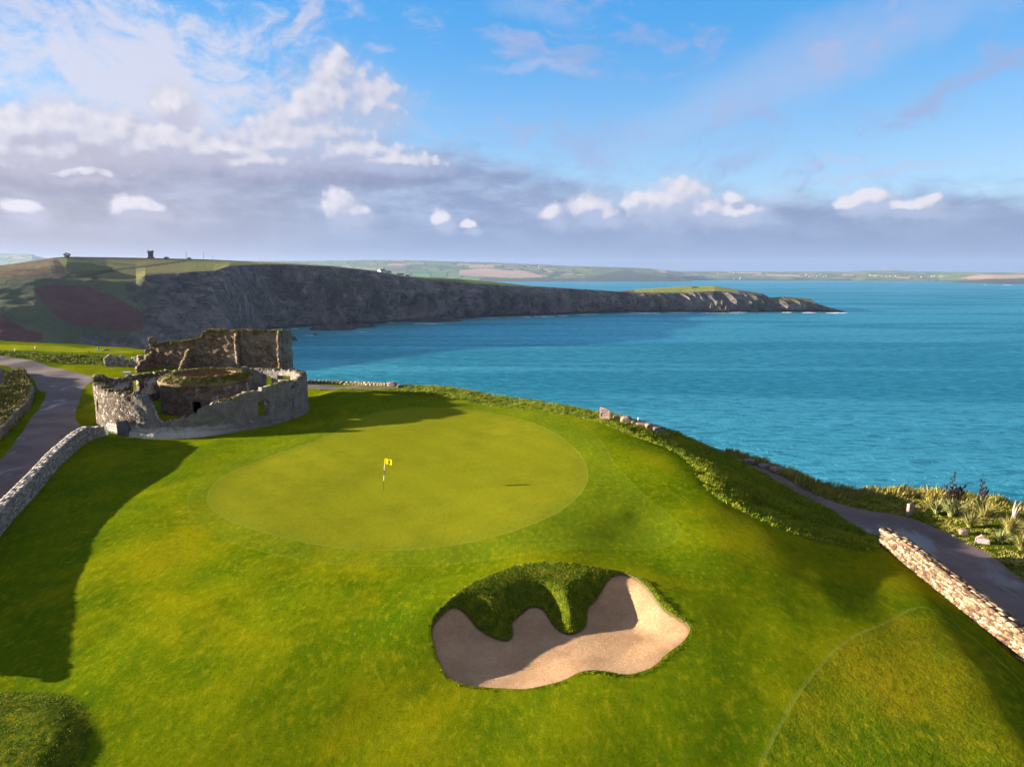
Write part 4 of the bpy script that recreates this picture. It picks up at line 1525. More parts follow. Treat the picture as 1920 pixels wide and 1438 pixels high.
# ------------------------------------------------------------------ land across the bay
def loft(name, cols, subs, colour, mat, step=1.0, disp=None, xr=None):
    """cols: {px: [(py, dist), ...]}; rows are joined; subs = subdivisions between rows"""
    xs = sorted(cols)
    x = np.arange(xs[0], xs[-1] + .1, step)
    K = len(subs) + 1
    PY = np.array([np.interp(x, xs, [cols[c_][k][0] for c_ in xs]) for k in range(K)])
    DI = np.array([np.interp(x, xs, [cols[c_][k][1] for c_ in xs]) for k in range(K)])
    # rows interpolated between world points, so that slopes are straight in the world
    A = []
    for k in range(K):
        a, f, d = (x - 960) / 1280, CP - (PY[k] - 719) / 1280 * SP, -(SP + (PY[k] - 719) / 1280 * CP)
        t = DI[k] / f
        A.append(np.stack([a * t, DI[k], CAM_H + d * t], 1))
    rows, rk = [], []
    for k in range(K - 1):
        for j in range(subs[k]):
            t = j / subs[k]
            rows.append(A[k] * (1 - t) + A[k + 1] * t)
            rk.append(k + t)
    rows.append(A[-1])
    rk.append(K - 1)
    # land behind the crest falls away
    back = A[-1].copy()
    back[:, 1] += 60
    back[:, 2] = np.maximum(back[:, 2] - 25, SEA_Z - 3)
    rows.append(back)
    rk.append(K - .5)
    back = back.copy()
    back[:, 1] += 200
    back[:, 2] = SEA_Z - 5
    rows.append(back)
    rk.append(K)
    V = np.stack(rows)                                   # (nr, nx, 3)
    rk = np.array(rk)
    RK = np.repeat(rk[:, None], len(x), 1)
    if disp is not None:
        V = disp(V, RK, x)
    nr, nx = V.shape[:2]
    px, py = proj(V[..., 0], V[..., 1], V[..., 2])
    col, rock_ = colour(px.ravel(), py.ravel(), RK.ravel(), V.reshape(-1, 3))
    i, j = np.meshgrid(np.arange(nr - 1), np.arange(nx - 1), indexing='ij')
    a = (i * nx + j).ravel()
    F = np.stack([a, a + 1, a + nx + 1, a + nx], 1)
    o = link(name, np_mesh(name, V.reshape(-1, 3), F, {'col': col, 'rock': rock_}, smooth=False), mat)
    return tag(o, kind='structure'), V


def sea_dist(py):
    _, f, d = pdir(960, py)
    return f * (SEA_Z - 1 - CAM_H) / d


HC = {
    -420: [(700, 480), (600, 640), (530, 820), (517, 900), (507, 1000)],
    -200: [(690, 500), (595, 650), (526, 830), (512, 910), (503, 1010)],
    0: [(672, 560), (590, 680), (522, 860), (508, 930), (498, 1020)],
    65: [(670, 600), (590, 700), (523, 870), (503, 950), (488.5, 1050)],
    95: [(668, 620), (590, 720), (524, 880), (500, 955), (484, 1075)],
    125: [(665, 660), (590, 740), (525, 890), (498, 970), (481.5, 1090)],
    200: [(664, 740), (590, 800), (530, 900), (505, 1000), (482.5, 1150)],
    255: [(668, 740), (592, 820), (533, 910), (508, 1000), (483.5, 1180)],
    272: [(668, 755), (592, 840), (516, 925), (506, 1000), (484, 1190)],
    350: [(657, 800), (575, 900), (511, 965), (501, 1050), (485.5, 1220)],
    400: [(650, 850), (565, 940), (508, 1000), (498, 1080), (487, 1240)],
    430: [(641, 900), (560, 970), (499, 1030), (495, 1100), (488.5, 1260)],
    480: [(622, 1080), (556, 1110), (496, 1150), (493.5, 1200), (491, 1280)],
    545: [(615, 1150), (553, 1170), (496.5, 1200), (495, 1240), (494, 1300)],
    620: [(612, 1180), (550, 1205), (500, 1240), (499, 1260), (498.5, 1300)],
    700: [(608, 1215), (556, 1240), (509, 1270), (508, 1290), (507.5, 1330)],
    760: [(604, 1250), (560, 1280), (520, 1310), (518.5, 1340), (518, 1370)],
    820: [(601, 1285), (560, 1310), (526, 1335), (523, 1370), (521, 1420)],
    870: [(598, 1310), (560, 1335), (531, 1360), (527, 1420), (524, 1480)],
    940: [(594, 1360), (564, 1380), (535, 1400), (532, 1440), (530, 1480)],
    1000: [(592, 1385), (566, 1400), (538.5, 1420), (537, 1450), (536.5, 1480)],
    1100: [(588.5, 1440), (566, 1455), (543.5, 1475), (543, 1490), (542.8, 1510)],
    1160: [(586, 1480), (567, 1490), (548, 1510), (547, 1525), (546.5, 1545)],
    1200: [(585.5, 1490), (567, 1505), (549, 1520), (544.5, 1580), (542, 1660)],
    1280: [(585, 1500), (567, 1515), (549.5, 1535), (542, 1620), (537.5, 1720)],
    1340: [(585, 1500), (566, 1515), (546, 1540), (541, 1630), (536.5, 1720)],
    1390: [(585, 1500), (568, 1515), (549, 1540), (546, 1600), (544.5, 1650)],
    1430: [(585, 1500), (569, 1512), (554, 1530), (551.5, 1560), (550.5, 1580)],
    1443: [(585, 1500), (572, 1510), (559.5, 1525), (558.5, 1545), (558, 1560)],
    1470: [(585, 1500), (572, 1508), (560, 1520), (557.5, 1545), (556.5, 1560)],
    1520: [(585, 1500), (574, 1506), (563, 1515), (561, 1535), (560.5, 1545)],
    1528: [(585, 1500), (577, 1505), (570, 1512), (569, 1525), (568.5, 1535)],
    1560: [(585.5, 1498), (581, 1501), (578.5, 1505), (578, 1510), (577.7, 1515)],
    1588: [(586, 1495), (585.5, 1496), (585.2, 1498), (585, 1499), (585, 1500)],
}
for c_, r in HC.items():
    if c_ >= 480:
        d0 = sea_dist(r[0][0])
        k = d0 - r[0][1]
        HC[c_] = [(py, d + k) for py, d in r]
HC_fin = HC


def head_disp(V, RK, x):
    X, Y = V[..., 0], V[..., 1]
    w = np.sin(np.clip(RK / 2, 0, 1) * np.pi) ** .6
    w = np.where(RK < .02, .35, w)
    px = x[None] + 0 * RK
    cl = np.clip((px - 262) / 25, 0, 1) * np.clip((1588 - px) / 60, 0, 1)
    s = px * 1.0
    a = fbm(X / 55, V[..., 2] / 160 + Y / 300, 5)
    rid = 1 - np.abs(fbm(X / 34 + 5, Y / 200 + V[..., 2] / 120, 4)) * 2.4
    b = fbm(X / 9, V[..., 2] / 14, 3)
    off = (a * 46 + rid * 20 + b * 9) * w * cl
    V = V.copy()
    V[..., 1] -= off
    V[..., 0] += off * .35
    V[..., 2] += (fbm(X / 12 + 3, Y / 20, 3) * 5) * w * (.3 + .7 * cl)
    # gentler relief on the slopes at the left and on the top
    soft = np.clip((262 - px) / 40, 0, 1)
    V[..., 2] += soft * fbm(X / 60, Y / 60, 4) * 3.5 * np.sin(np.clip(RK / 4, 0, 1) * np.pi)
    return V


BIG_HEATHER = [(66, 545), (80, 536), (105, 532), (150, 536), (175, 542), (215, 556), (262, 582), (300, 603), (315, 613), (275, 618), (235, 622), (200, 619), (150, 612), (115, 600), (90, 578), (72, 560)]
LEFT_HEATHER = [(-60, 560), (0, 588), (30, 606), (50, 618), (82, 625), (75, 640), (-10, 660), (-400, 690), (-400, 540)]
FIELD_A = [(106, 484), (125, 482), (340, 487), (320, 491), (270, 498), (200, 506), (150, 510), (124, 512), (118, 498)]
FIELD_B = [(148, 523), (230, 506), (300, 497), (370, 489), (480, 491), (470, 495), (430, 498), (405, 508), (350, 511), (300, 510), (274, 513), (258, 524), (225, 531), (180, 527)]
LANE = [(126, 521), (200, 508), (240, 502), (300, 495), (345, 489), (352, 491), (300, 498), (240, 505.5), (200, 512), (130, 524)]


def head_col(px, py, rk, V):
    n = len(px)
    col = np.tile(np.array([.075, .075, .030]), (n, 1))
    nn = fbm(V[:, 0] / 90, V[:, 1] / 90, 4)
    nf = fbm(V[:, 0] / 14, V[:, 1] / 14, 4)
    jx, jy = px + nf * 7, py + nf * 3
    col *= (1 + .5 * nn)[:, None]
    left = px < 330
    # slope grass
    m_ = left & (rk < 2.05)
    col[m_] = np.array([.080, .098, .040]) * (1 + .6 * nn[m_])[:, None]
    top = left & (rk > 2) & (px < 110)
    col[top] = np.array([.11, .085, .050]) * (1 + .7 * nf[top])[:, None]
    def put(poly, c_, k=.3, j=True):
        q = pip(jx if j else px, jy if j else py, poly)
        col[q] = np.array(c_) * (1 + k * nf[q])[:, None]
    put(BIG_HEATHER, (.105, .034, .034))
    put(LEFT_HEATHER, (.12, .034, .032))
    put([(100, 488), (118, 486), (124, 514), (118, 523), (106, 520)], (.035, .03, .025), j=False)
    put(FIELD_A, (.115, .125, .035), .15, False)
    put(FIELD_B, (.125, .13, .038), .15, False)
    put(LANE, (.035, .040, .018), .3, False)
    right = (px > 360) & (rk > 2.02)
    col[right] = np.array([.12, .15, .030]) * (1 + .35 * nf[right])[:, None]
    q = (px > 360) & (px < 480) & (rk > 2.02)
    col[q] = np.array([.12, .13, .035])
    q = (px > 780) & (px < 1000) & (rk > 2.3)
    col[q] = np.array([.13, .19, .03])
    q = (px > 1000) & (px < 1180) & (rk > 2.0)
    col[q] = (.10, .07, .035)
    q = (px > 1190) & (px < 1385) & (rk > 2.15)
    col[q] = np.array([.24, .25, .045]) * (1 + .3 * nn[q])[:, None]
    q = (px > 1385) & (rk > 1.6)
    col[q] = np.array([.12, .11, .035]) * (1 + .3 * nf[q])[:, None]
    # dark hedge lines on the ridge
    q = (rk > 3.8) & (px < 470) & (px > 100)
    col[q] = (.03, .035, .015)
    rk_fac = np.where((rk < 2.02) & (px > 268), 1.0, 0.0)
    rk_fac = np.where((px > 150) & (px <= 268) & (py > 628 + nf * 14), .85, rk_fac)
    diag = (px > 200) & (px <= 300) & (py > 532) & (py < 532 + (px - 195) * .62 + nf * 12)
    diag &= ~pip(jx, jy, BIG_HEATHER)
    rk_fac = np.where(diag & (px > 235), .75, rk_fac)
    rk_fac = np.where((px > 1440) & (px < 1525) & (py < 566), .2, rk_fac)
    return col, rk_fac


_, HV = loft('headland', HC_fin, (34, 34, 14, 14), head_col, M_land, 1.0, head_disp)


# far country beyond the bay ------------------------------------------------------------
def patchwork(x, y, sx, sy, seed):
    u, v = x / sx, y / sy
    iu, iv = np.floor(u).astype(int), np.floor(v).astype(int)
    r = np.random.default_rng(seed)
    tab = r.random((97, 89, 3))
    b1 = np.full(len(x), 9.)
    b2 = np.full(len(x), 9.)
    idv = np.zeros(len(x))
    for du in (-1, 0, 1):
        for dv_ in (-1, 0, 1):
            q = tab[(iu + du) % 97, (iv + dv_) % 89]
            d = np.maximum(np.abs(iu + du + q[:, 0] - u), np.abs(iv + dv_ + q[:, 1] - v))
            nb = d < b1
            b2 = np.where(nb, b1, np.minimum(b2, d))
            idv = np.where(nb, q[:, 2], idv)
            b1 = np.where(nb, d, b1)
    return idv, b2 - b1


def field_cols(idv, palette):
    pal = np.array(palette)
    return pal[np.clip((idv * len(pal)).astype(int), 0, len(pal) - 1)]


PAL = [(.09, .16, .025), (.11, .18, .03), (.07, .12, .03), (.13, .19, .03), (.16, .18, .06), (.09, .15, .03), (.11, .20, .03), (.30, .20, .13), (.09, .11, .05), (.14, .17, .05), (.26, .20, .12)]
BROWNS = [[(862, 507), (905, 503), (960, 508), (1000, 512), (1018, 520), (960, 521.5), (862, 516)], [(880, 498), (926, 497), (926, 502), (880, 502.5)], [(960, 505), (998, 510), (970, 511)], [(1016, 503), (1042, 511), (1030, 511)],
          [(726, 494.5), (756, 496), (752, 498), (728, 497.5)], [(858, 495), (910, 496), (905, 497.5), (860, 497)], [(1226, 505), (1262, 508), (1296, 518.5), (1270, 519), (1240, 511)], [(1383, 510.5), (1430, 511), (1425, 513), (1385, 513)],
          [(1436, 514), (1500, 516), (1500, 519), (1440, 517)], [(1578, 514), (1602, 515), (1600, 517), (1580, 517)], [(1625, 515), (1652, 516), (1640, 519)], [(1680, 519.5), (1706, 519.5), (1706, 522), (1682, 522)],
          [(1796, 522.5), (1840, 515), (1925, 515), (1925, 521), (1860, 522.5)]]
DARKS = [[(1083, 527), (1140, 512), (1180, 506), (1200, 514), (1260, 520), (1290, 529), (1200, 531)], [(1026, 522), (1035, 511), (1046, 508), (1052, 514), (1035, 523)], [(1300, 522), (1600, 524), (1600, 529), (1300, 530)], [(1755, 525), (1925, 523), (1925, 534), (1755, 531)],
         [(900, 522), (1090, 522), (1090, 530), (900, 530)]]


def far_col(px, py, rk, V):
    idv, ed = patchwork(V[:, 0] + V[:, 1] * .15, V[:, 1], 240, 280, 3)
    col = field_cols(idv, PAL)
    col[ed < .09] = (.035, .045, .025)
    n = fbm(V[:, 0] / 400, V[:, 1] / 400, 4)
    col = col * (1 + .25 * n)[:, None]
    for b in BROWNS:
        q = pip(px, py, b)
        col[q] = (.40, .27, .19)
    for b in DARKS:
        q = pip(px + n * 8, py + n * 3, b)
        col[q] = (.045, .055, .035)
    return col, np.where(rk < .18, .6, 0.)


def far_disp(V, RK, x):
    V = V.copy()
    n = fbm(V[..., 0] / 900, V[..., 1] / 900, 4)
    V[..., 2] += n * 22 * np.sin(np.clip(RK / 3, 0, 1) * np.pi)
    return V


def FC(base_py, base_d, mid_py, mid_d, hi_py, hi_d, top_py, top_d):
    return [(base_py, base_d), (mid_py, mid_d), (hi_py, hi_d), (top_py, top_d)]


sd = sea_dist
FA = {x_: FC(528.5, sd(528.5), m_, sd(528.5) + 500, h_, sd(528.5) + 1600, t_, sd(528.5) + 2600) for x_, m_, h_, t_ in [
    (-500, 515, 500, 486), (-200, 512, 495, 482), (60, 508, 490, 479), (95, 508, 495, 486), (300, 510, 496, 487), (420, 512, 497, 489), (560, 512, 498, 489.5), (620, 510, 497, 488.5), (740, 509, 496, 487.5), (800, 510, 497, 489),
    (850, 511, 499, 490.5), (900, 513, 501, 491.5), (1000, 515, 505, 495.5), (1060, 516, 507, 498.5), (1120, 517, 508, 500), (1200, 519, 510, 502.5), (1250, 522, 513, 506.5), (1280, 525, 518, 512), (1302, 528.6, 528.4, 528.2)]}
loft('far_land', FA, (14, 26, 30), far_col, M_land, 1.0, far_disp)
FB = {x_: FC(b_, sd(b_), m_, sd(b_) + 500, h_, sd(b_) + 1500, t_, sd(b_) + 2500) for x_, b_, m_, h_, t_ in [
    (1180, 526.0, 520, 513, 508), (1300, 526.0, 520, 513, 508.5), (1380, 526.2, 520, 513, 509), (1480, 526.5, 520, 514, 510.5), (1560, 526.8, 521, 515, 511.5), (1605, 527.3, 523, 517, 512), (1625, 527.6, 523, 517, 511),
    (1700, 527.8, 523, 517, 512), (1760, 528, 524, 518, 513.5), (1800, 530.5, 526, 519, 514.5), (1860, 532.3, 527, 519, 514.5), (1925, 533, 528, 519, 515), (2100, 534, 528, 520, 514), (2500, 536, 530, 520, 512)]}
loft('far_shore', FB, (14, 22, 22), far_col, M_land, 1.0, far_disp)
# last pale hills on the horizon
FH = {x_: [(520, 11500), (t_, 12500)] for x_, t_ in [(-700, 478), (-200, 476.5), (40, 475.5), (62, 477), (70, 484), (200, 490), (500, 492), (900, 505), (1300, 509), (1590, 510), (1620, 508), (1670, 507), (1720, 509.5), (1900, 511), (2500, 505)]}
loft('distant_hills', FH, (12,), lambda px, py, rk, V: (field_cols(patchwork(V[:, 0], V[:, 1], 500, 300, 5)[0], PAL), 0 * px), M_land, 2.0)


# foam and skerries -----------------------------------------------------------------
def sea_pt(px, py):
    g_ = G(px, py, SEA_Z)
    return g_


mb = MB()
for (a, b, py, hh) in [(572, 590, 629, .9), (668, 690, 623, .7), (613, 640, 610.5, .7), (705, 740, 605, .8), (773, 832, 607, .9), (873, 940, 595.5, .8), (976, 996, 594.5, .9), (1000, 1042, 594, 1.2), (1047, 1066, 592.5, .9),
                       (1080, 1120, 590, .6), (1177, 1240, 587.5, 1.2), (1313, 1387, 587.3, 1.8), (1365, 1400, 585.5, 1.2), (1250, 1300, 586.5, .6), (1463, 1486, 586, 1.2), (1503, 1532, 586.5, 1.0), (1548, 1590, 587, 1.3), (545, 560, 617, .8),
                       (1844, 1850, 534, .5), (1880, 1897, 534.3, .5), (940, 976, 595, .4)]:
    n = 46
    for rep in range(2):
        up, lo = [], []
        for i in range(n + 1):
            t = i / n
            px = a + (b - a) * t
            e = math.sin(math.pi * t) ** .5 * hh * (.35 + 1.2 * abs(mnoise.noise(Vector((px * .35, py, rep * 9)))))
            yc = py + .9 * mnoise.noise(Vector((px * .12, py, 4 + rep * 5))) + rep * .5
            up.append(sea_pt(px, yc - e / 2))
            lo.append(sea_pt(px, yc + e / 2))
        vs = [(p[0], p[1], SEA_Z + .25 + rep * .1) for p in up] + [(p[0], p[1], SEA_Z + .25 + rep * .1) for p in lo]
        mb.add(vs, [(i, n + 1 + i, n + 2 + i, i + 1) for i in range(n)])
mb.build('sea_foam', M_foam)
tag(bpy.data.objects['sea_foam'], kind='stuff')


M_skerry = simple('wet_black_rock', (.012, .011, .013), (.045, .042, .045), .3, rough=.7, bs=.8, bd=.5)


def skerry(a, b, pyb, hgt, label, seed, mat=None, wd=.5):
    g0, g1 = sea_pt(a, pyb), sea_pt(b, pyb)
    w = g1[0] - g0[0]
    c_ = ((g0[0] + g1[0]) / 2, g0[1] + w * wd / 2, SEA_Z)
    nx_, ny_ = 60, 24
    X, Y = np.meshgrid(np.linspace(-1, 1, nx_), np.linspace(-1, 1, ny_))
    r = np.hypot(X, Y)
    h = np.clip(1 - r ** 1.6, 0, 1) ** .6
    f = fbm(X * 3 + seed * 7, Y * 2 + seed, 5)
    Z = h * hgt * (1 + 1.9 * f) - (r > .93) * 1.2 - .6
    V = np.stack([c_[0] + X * w / 2, c_[1] + Y * w * wd / 2, c_[2] + Z], -1).reshape(-1, 3)
    i, j = np.meshgrid(np.arange(ny_ - 1), np.arange(nx_ - 1), indexing='ij')
    k = (i * nx_ + j).ravel()
    o = link('sea_rock', np_mesh('sea_rock', V, np.stack([k, k + 1, k + nx_ + 1, k + nx_], 1)), mat or M_skerry)
    tag(o, label, 'rock')


skerry(566, 662, 620.5, 7, 'long low black rock shelf in the sea nearest the old house ruin', 1, wd=.8)
skerry(640, 703, 615.5, 6, 'black tide rock pointing right below the tall headland cliff', 2, wd=.8)
skerry(736, 870, 604.5, 8, 'longest black rock ledge at the foot of the cliff, ending in a thin point', 3, wd=.6)
skerry(541, 557, 639, 4, 'small dark rock in the sea touching the edge of the house ruin', 4)
skerry(586, 594, 628.5, 2, 'tiny dark rock breaking the water with foam beside it', 5)
skerry(1329, 1372, 586.5, 17, 'rounded brown sea stack with foam at its foot near the headland tip', 6, M_cliff, wd=.6)
skerry(1405, 1424, 586, 7, 'small dark rock with spray at the foot of the headland tip', 7)

# ------------------------------------------------------------------ long grass, flowers and shrubs
def sample_in(poly, n, seed, extra=None):
    r = np.random.default_rng(seed)
    p = np.asarray(poly)[:, :2]
    lo, hi = p.min(0), p.max(0)
    q = r.uniform(lo, hi, (n, 2))
    k = pip(q[:, 0], q[:, 1], p)
    if extra is not None:
        k &= extra(q[:, 0], q[:, 1])
    q = q[k]
    return np.column_stack([q, ground(q[:, 0], q[:, 1])])


def area(poly):
    p = np.asarray(poly)[:, :2]
    return abs(np.sum(p[:, 0] * np.roll(p[:, 1], -1) - np.roll(p[:, 0], -1) * p[:, 1])) / 2


def grass_patch(name, poly, per_m2, n_per, h, spread, width, mat, seed, extra=None, lean=(.3, .1), clump=1.4):
    p = np.asarray(poly)[:, :2]
    lo, hi = p.min(0), p.max(0)
    q = sample_in(poly, int(per_m2 * (hi - lo).prod()), seed, extra)
    f = fbm(q[:, 0] / clump, q[:, 1] / clump, 3)
    q = q[f > -.28]
    f = f[f > -.28]
    V, F, T = blades(q, n_per, h * (1 + .6 * f), spread, width, lean=lean, seed=seed)
    o = link(name, np_mesh(name, V, F, {'tone': T}), mat)
    return tag(o, kind='stuff')


no_path = lambda x, y: ~(pip(x, y, path) | pip(x, y, backpath))
grass_patch('bank_grass', rough, 38, 9, .20, .11, .016, M_blade, 21, no_path, clump=.8)
plants_at = to_ground([(1783, 968), (1756, 962), (1838, 962), (1818, 988), (1846, 985), (1893, 1000), (1873, 1018), (1915, 1030), (1841, 1018), (1809, 1003)])
def clear_of_plants(x, y):
    d = np.full(len(x), 9.)
    for q in plants_at:
        d = np.minimum(d, np.hypot(x - q[0], y - q[1]))
    return d > .75
grass_patch('verge_grass', verge, 30, 9, .17, .10, .015, M_blade_dry, 22, lambda x, y: no_path(x, y) & (y < 75) & (x < 45) & clear_of_plants(x, y))
edge_line = coast[1:13]
grass_patch('edge_grass', verge, 48, 10, .48, .12, .015, M_blade_dry, 23, lambda x, y: no_path(x, y) & (seg_dist(x, y, edge_line) < 2.0) & (x < 45) & clear_of_plants(x, y))
grass_patch('mound_grass', mound, 90, 8, .07, .08, .012, M_blade, 24, lambda x, y: y > 14)
grass_patch('bunker_grass', hollow, 170, 7, .07, .05, .010, M_blade, 25, lambda x, y: sdist(x, y, sand) < -.03, lean=(.1, -.2), clump=.5)
grass_patch('bank_top_grass', lbank, 24, 9, .32, .1, .022, M_blade_cap, 26, lambda x, y: x > -75)
grass_patch('tee_bank_grass', bankl_rough, 12, 8, .30, .1, .04, M_blade, 27)


# shaggy margin round the sand
def near_sand(x, y):
    d = sdist(x, y, sand)
    return (d < -.02) & (d > -.20)


grass_patch('sand_edge_grass', np.array([[-5, 20], [9, 20], [9, 34], [-5, 34]]), 220, 6, .09, .03, .010, M_blade, 28, near_sand, lean=(0, 0), clump=.4)
# dry wisps behind the right wall
wl = np.asarray(rw)[:, :2]
dirs = np.gradient(wl, axis=0)
dirs /= np.linalg.norm(dirs, axis=1)[:, None]
nl = np.stack([-dirs[:, 1], dirs[:, 0]], 1)
wisp_poly = np.vstack([wl + nl * .68, (wl + nl * 1.5)[::-1]])
M_wisp = blade_mat('dry_wisps', (.12, .10, .07), (.22, .19, .14), (.32, .28, .22))
grass_patch('wall_wisps', wisp_poly, 22, 9, .38, .12, .014, M_wisp, 29, lambda x, y: np.hypot(x - wl[0, 0], y - wl[0, 1]) > 2.5, clump=.8)


# ------------------------------------------------------------------ single plants by the path
def strap_plant(name, px, py, n, h, w, mat, label, cat, seed, droop=.6, width=.05, flowers=0, plume=None, group=None):
    r = random.Random(seed)
    g = to_ground([(px, py)])[0]
    root = empty(name, tuple(g), label, cat, group)
    V, F, T = [], [], []
    for i in range(n):
        a = r.uniform(0, 2 * math.pi)
        L = h * r.uniform(.65, 1.15)
        out = r.uniform(.15, 1.0) * w
        rr = r.uniform(0, .16)
        p0 = Vector((g[0] + rr * math.cos(a), g[1] + rr * math.sin(a), g[2] - .05))
        wd = width * r.uniform(.6, 1.2)
        k = len(V)
        m = 6
        side = Vector((-math.sin(a), math.cos(a), 0))
        tn = r.random()
        for j in range(m + 1):
            t = j / m
            q = p0 + Vector((math.cos(a) * out * t ** 1.5, math.sin(a) * out * t ** 1.5, L * (t - droop * out / w * t ** 2.6 * .8)))
            ww = wd * math.sin(math.pi * (.12 + .85 * t)) ** .7 * (1 - t * .55)
            V += [tuple(q - side * ww), tuple(q + side * ww + Vector((0, 0, ww * .5)))]
            T += [tn, tn]
            if j:
                F.append((k + 2 * j - 2, k + 2 * j - 1, k + 2 * j + 1, k + 2 * j))
    link('leaves', np_mesh('leaves', V, np.array(F), {'tone': T}), mat, root)
    for i in range(flowers):
        mb = MB()
        a = r.uniform(0, 2 * math.pi)
        ht = h * (r.uniform(1.05, 1.3) if i else 1.7)
        dx, dy = r.uniform(-1.0, .75), math.sin(a) * .3 * r.random()
        pts = [(g[0] + dx * t, g[1] + dy * t, g[2] + ht * t) for t in (0, .4, .75, 1)]
        mb.tube(pts, [.022, .02, .015, .008], 5)
        for j in range(13):
            t = .58 + .42 * j / 12
            b_ = r.uniform(0, 2 * math.pi)
            ln = .12 + .16 * (1 - t)
            c0 = Vector((g[0] + dx * t, g[1] + dy * t, g[2] + ht * t))
            c1 = c0 + Vector((math.cos(b_) * ln, math.sin(b_) * ln, .10))
            c2 = c1 + Vector((math.cos(b_) * .03, math.sin(b_) * .03, .13))
            mb.tube([c0, c1, c2], [.012, .045, .012], 5)
        mb.build('flower_stem', M_seed, root)
    if plume:
        for i in range(plume):
            mb = MB()
            a = r.uniform(-.5, .9)
            ht = h * r.uniform(1.2, 1.5)
            dx, dy = math.cos(a) * r.uniform(.2, .75), math.sin(a) * .3
            P = [Vector((g[0] + dx * t ** 1.6, g[1] + dy * t, g[2] + ht * t)) for t in (0, .35, .6, .7, .85, 1.0)]
            mb.tube(P, [.012, .012, .03, .065, .055, .012], 7)
            ob = mb.build('plume', M_plume, root, True)
    return root


M_flax = blade_mat('flax_leaves', (.07, .10, .03), (.17, .19, .06), (.34, .33, .16))
M_pampas = blade_mat('pampas_leaves', (.11, .12, .03), (.24, .22, .06), (.42, .36, .13))
M_seed = simple('dark_seed_heads', (.015, .007, .012), (.03, .014, .02), 20, bs=.3, bd=.01)
M_plume = simple('cream_plumes', (.30, .235, .18), (.46, .37, .29), 18, bs=.6, bd=.03)
strap_plant('flax_bush', 1783, 968, 190, 1.75, 1.35, M_flax, 'largest flax bush, with dark seed heads rising from it against the sea', 'plant', 1, flowers=8)
strap_plant('flax_bush', 1756, 962, 90, 1.2, 1.1, M_flax, 'small grey green flax clump at the left foot of the largest flax bush', 'plant', 2)
strap_plant('flax_bush', 1838, 962, 130, 1.4, 1.2, M_pampas, 'pale green flax with one dark seed head, behind the yellow grass clumps', 'plant', 3, flowers=3)
strap_plant('pampas_grass', 1818, 988, 190, 1.35, 1.2, M_pampas, 'bright yellow grass clump between the flax bush and the lettered stone', 'plant', 4, width=.022)
strap_plant('pampas_grass', 1846, 985, 180, 1.7, .8, M_pampas, 'tall upright straw coloured grass clump standing behind the lettered stone', 'plant', 5, width=.022, droop=.3)
strap_plant('pampas_grass', 1893, 1000, 230, 1.5, 1.3, M_pampas, 'grass clump carrying cream feathery plumes near the right edge', 'plant', 6, width=.022, plume=4)
strap_plant('pampas_grass', 1873, 1018, 180, 1.1, 1.1, M_flax, 'low green grass clump just right of the lettered stone', 'plant', 7, width=.02)
strap_plant('pampas_grass', 1915, 1030, 220, 1.25, 1.3, M_pampas, 'wide yellow green grass clump cut by the right edge of the photo', 'plant', 8, width=.022)
strap_plant('pampas_grass', 1900, 1062, 80, .6, .8, M_blade_dry, 'low brown green clump right of the path, lowest of the planted clumps', 'plant', 9, width=.02)
strap_plant('grass_tuft', 1614, 947, 40, .35, .3, M_blade, 'small dark tuft on the verge at the far side of the cart path', 'plant', 10, width=.03)
strap_plant('grass_tuft', 242, 689, 60, .9, .6, M_blade_cap, 'golden tuft of grass at the foot of the rubble wall', 'plant', 11, width=.05)
strap_plant('grass_tuft', 1718, 955, 50, .45, .35, M_pampas, 'pale dry tuft just right of the standing stone', 'plant', 12, width=.02)


# ------------------------------------------------------------------ stones and markers
def boulder(px, py, wpx, hpx, label, seed, mat, name='boulder', group=None, flat=1.0):
    g = to_ground([(px, py)])[0]
    zc = g[1] * CP + (CAM_H - g[2]) * SP
    w, h = wpx * zc / 1280, hpx * zc / 1280
    mb = MB()
    rock(mb, (g[0], g[1] + w * .3, g[2] + h * .38), (w, w * .75, h * 1.1), seed, rz=random.uniform(-.3, .3))
    o = mb.build(name, mat)
    return tag(o, label, 'stone', group)


boulder(1156, 786, 11, 7, 'smallest pale boulder, just right of the carved slab', 11, M_rock)
boulder(1175, 793, 21, 13, 'large squarish pale boulder nearest the carved slab', 12, M_rock)
boulder(1189, 797, 10, 8, 'small low boulder between the squarish one and the long ridge stone', 13, M_rock)
boulder(1203, 801, 20, 9, 'long flat boulder below the white post', 14, M_rock)
boulder(1219, 806, 17, 13, 'brightest sunlit boulder in the row right of the white post', 15, M_rock)
boulder(1232, 811, 14, 11, 'grey rounded boulder right of the brightest one', 16, M_rockd)
boulder(1243, 813, 8, 7, 'small grey boulder at the right end of the row', 17, M_rockd)
boulder(1253, 818, 6, 5, 'tiny pale stone low in the bank grass right of the boulder row', 18, M_rockd)
boulder(1406, 871, 20, 10, 'pale jagged boulder beyond the cart path, leftmost of the three there', 19, M_rockd)
boulder(1434, 879, 20, 9, 'middle flat boulder of the three beyond the cart path', 20, M_rockd)
boulder(1460, 888, 27, 12, 'largest reddish grey boulder of the three beyond the cart path', 21, M_rock)
boulder(736, 725, 15, 9, 'pale pointed rock at the end of the low back wall', 22, M_rock)
boulder(749, 727, 10, 6, 'dark low rock beside the pale pointed one on the cliff edge', 23, M_rockd)
boulder(769, 728, 8, 4, 'small flat rock on the cliff edge right of the low back wall', 24, M_rock)
boulder(1809, 1003, 15, 11, 'rounded tan boulder in the verge left of the lettered stone', 25, M_rock)
boulder(1791, 1006, 8, 3, 'small flat pebble at the path edge below the tan boulder', 26, M_rock)
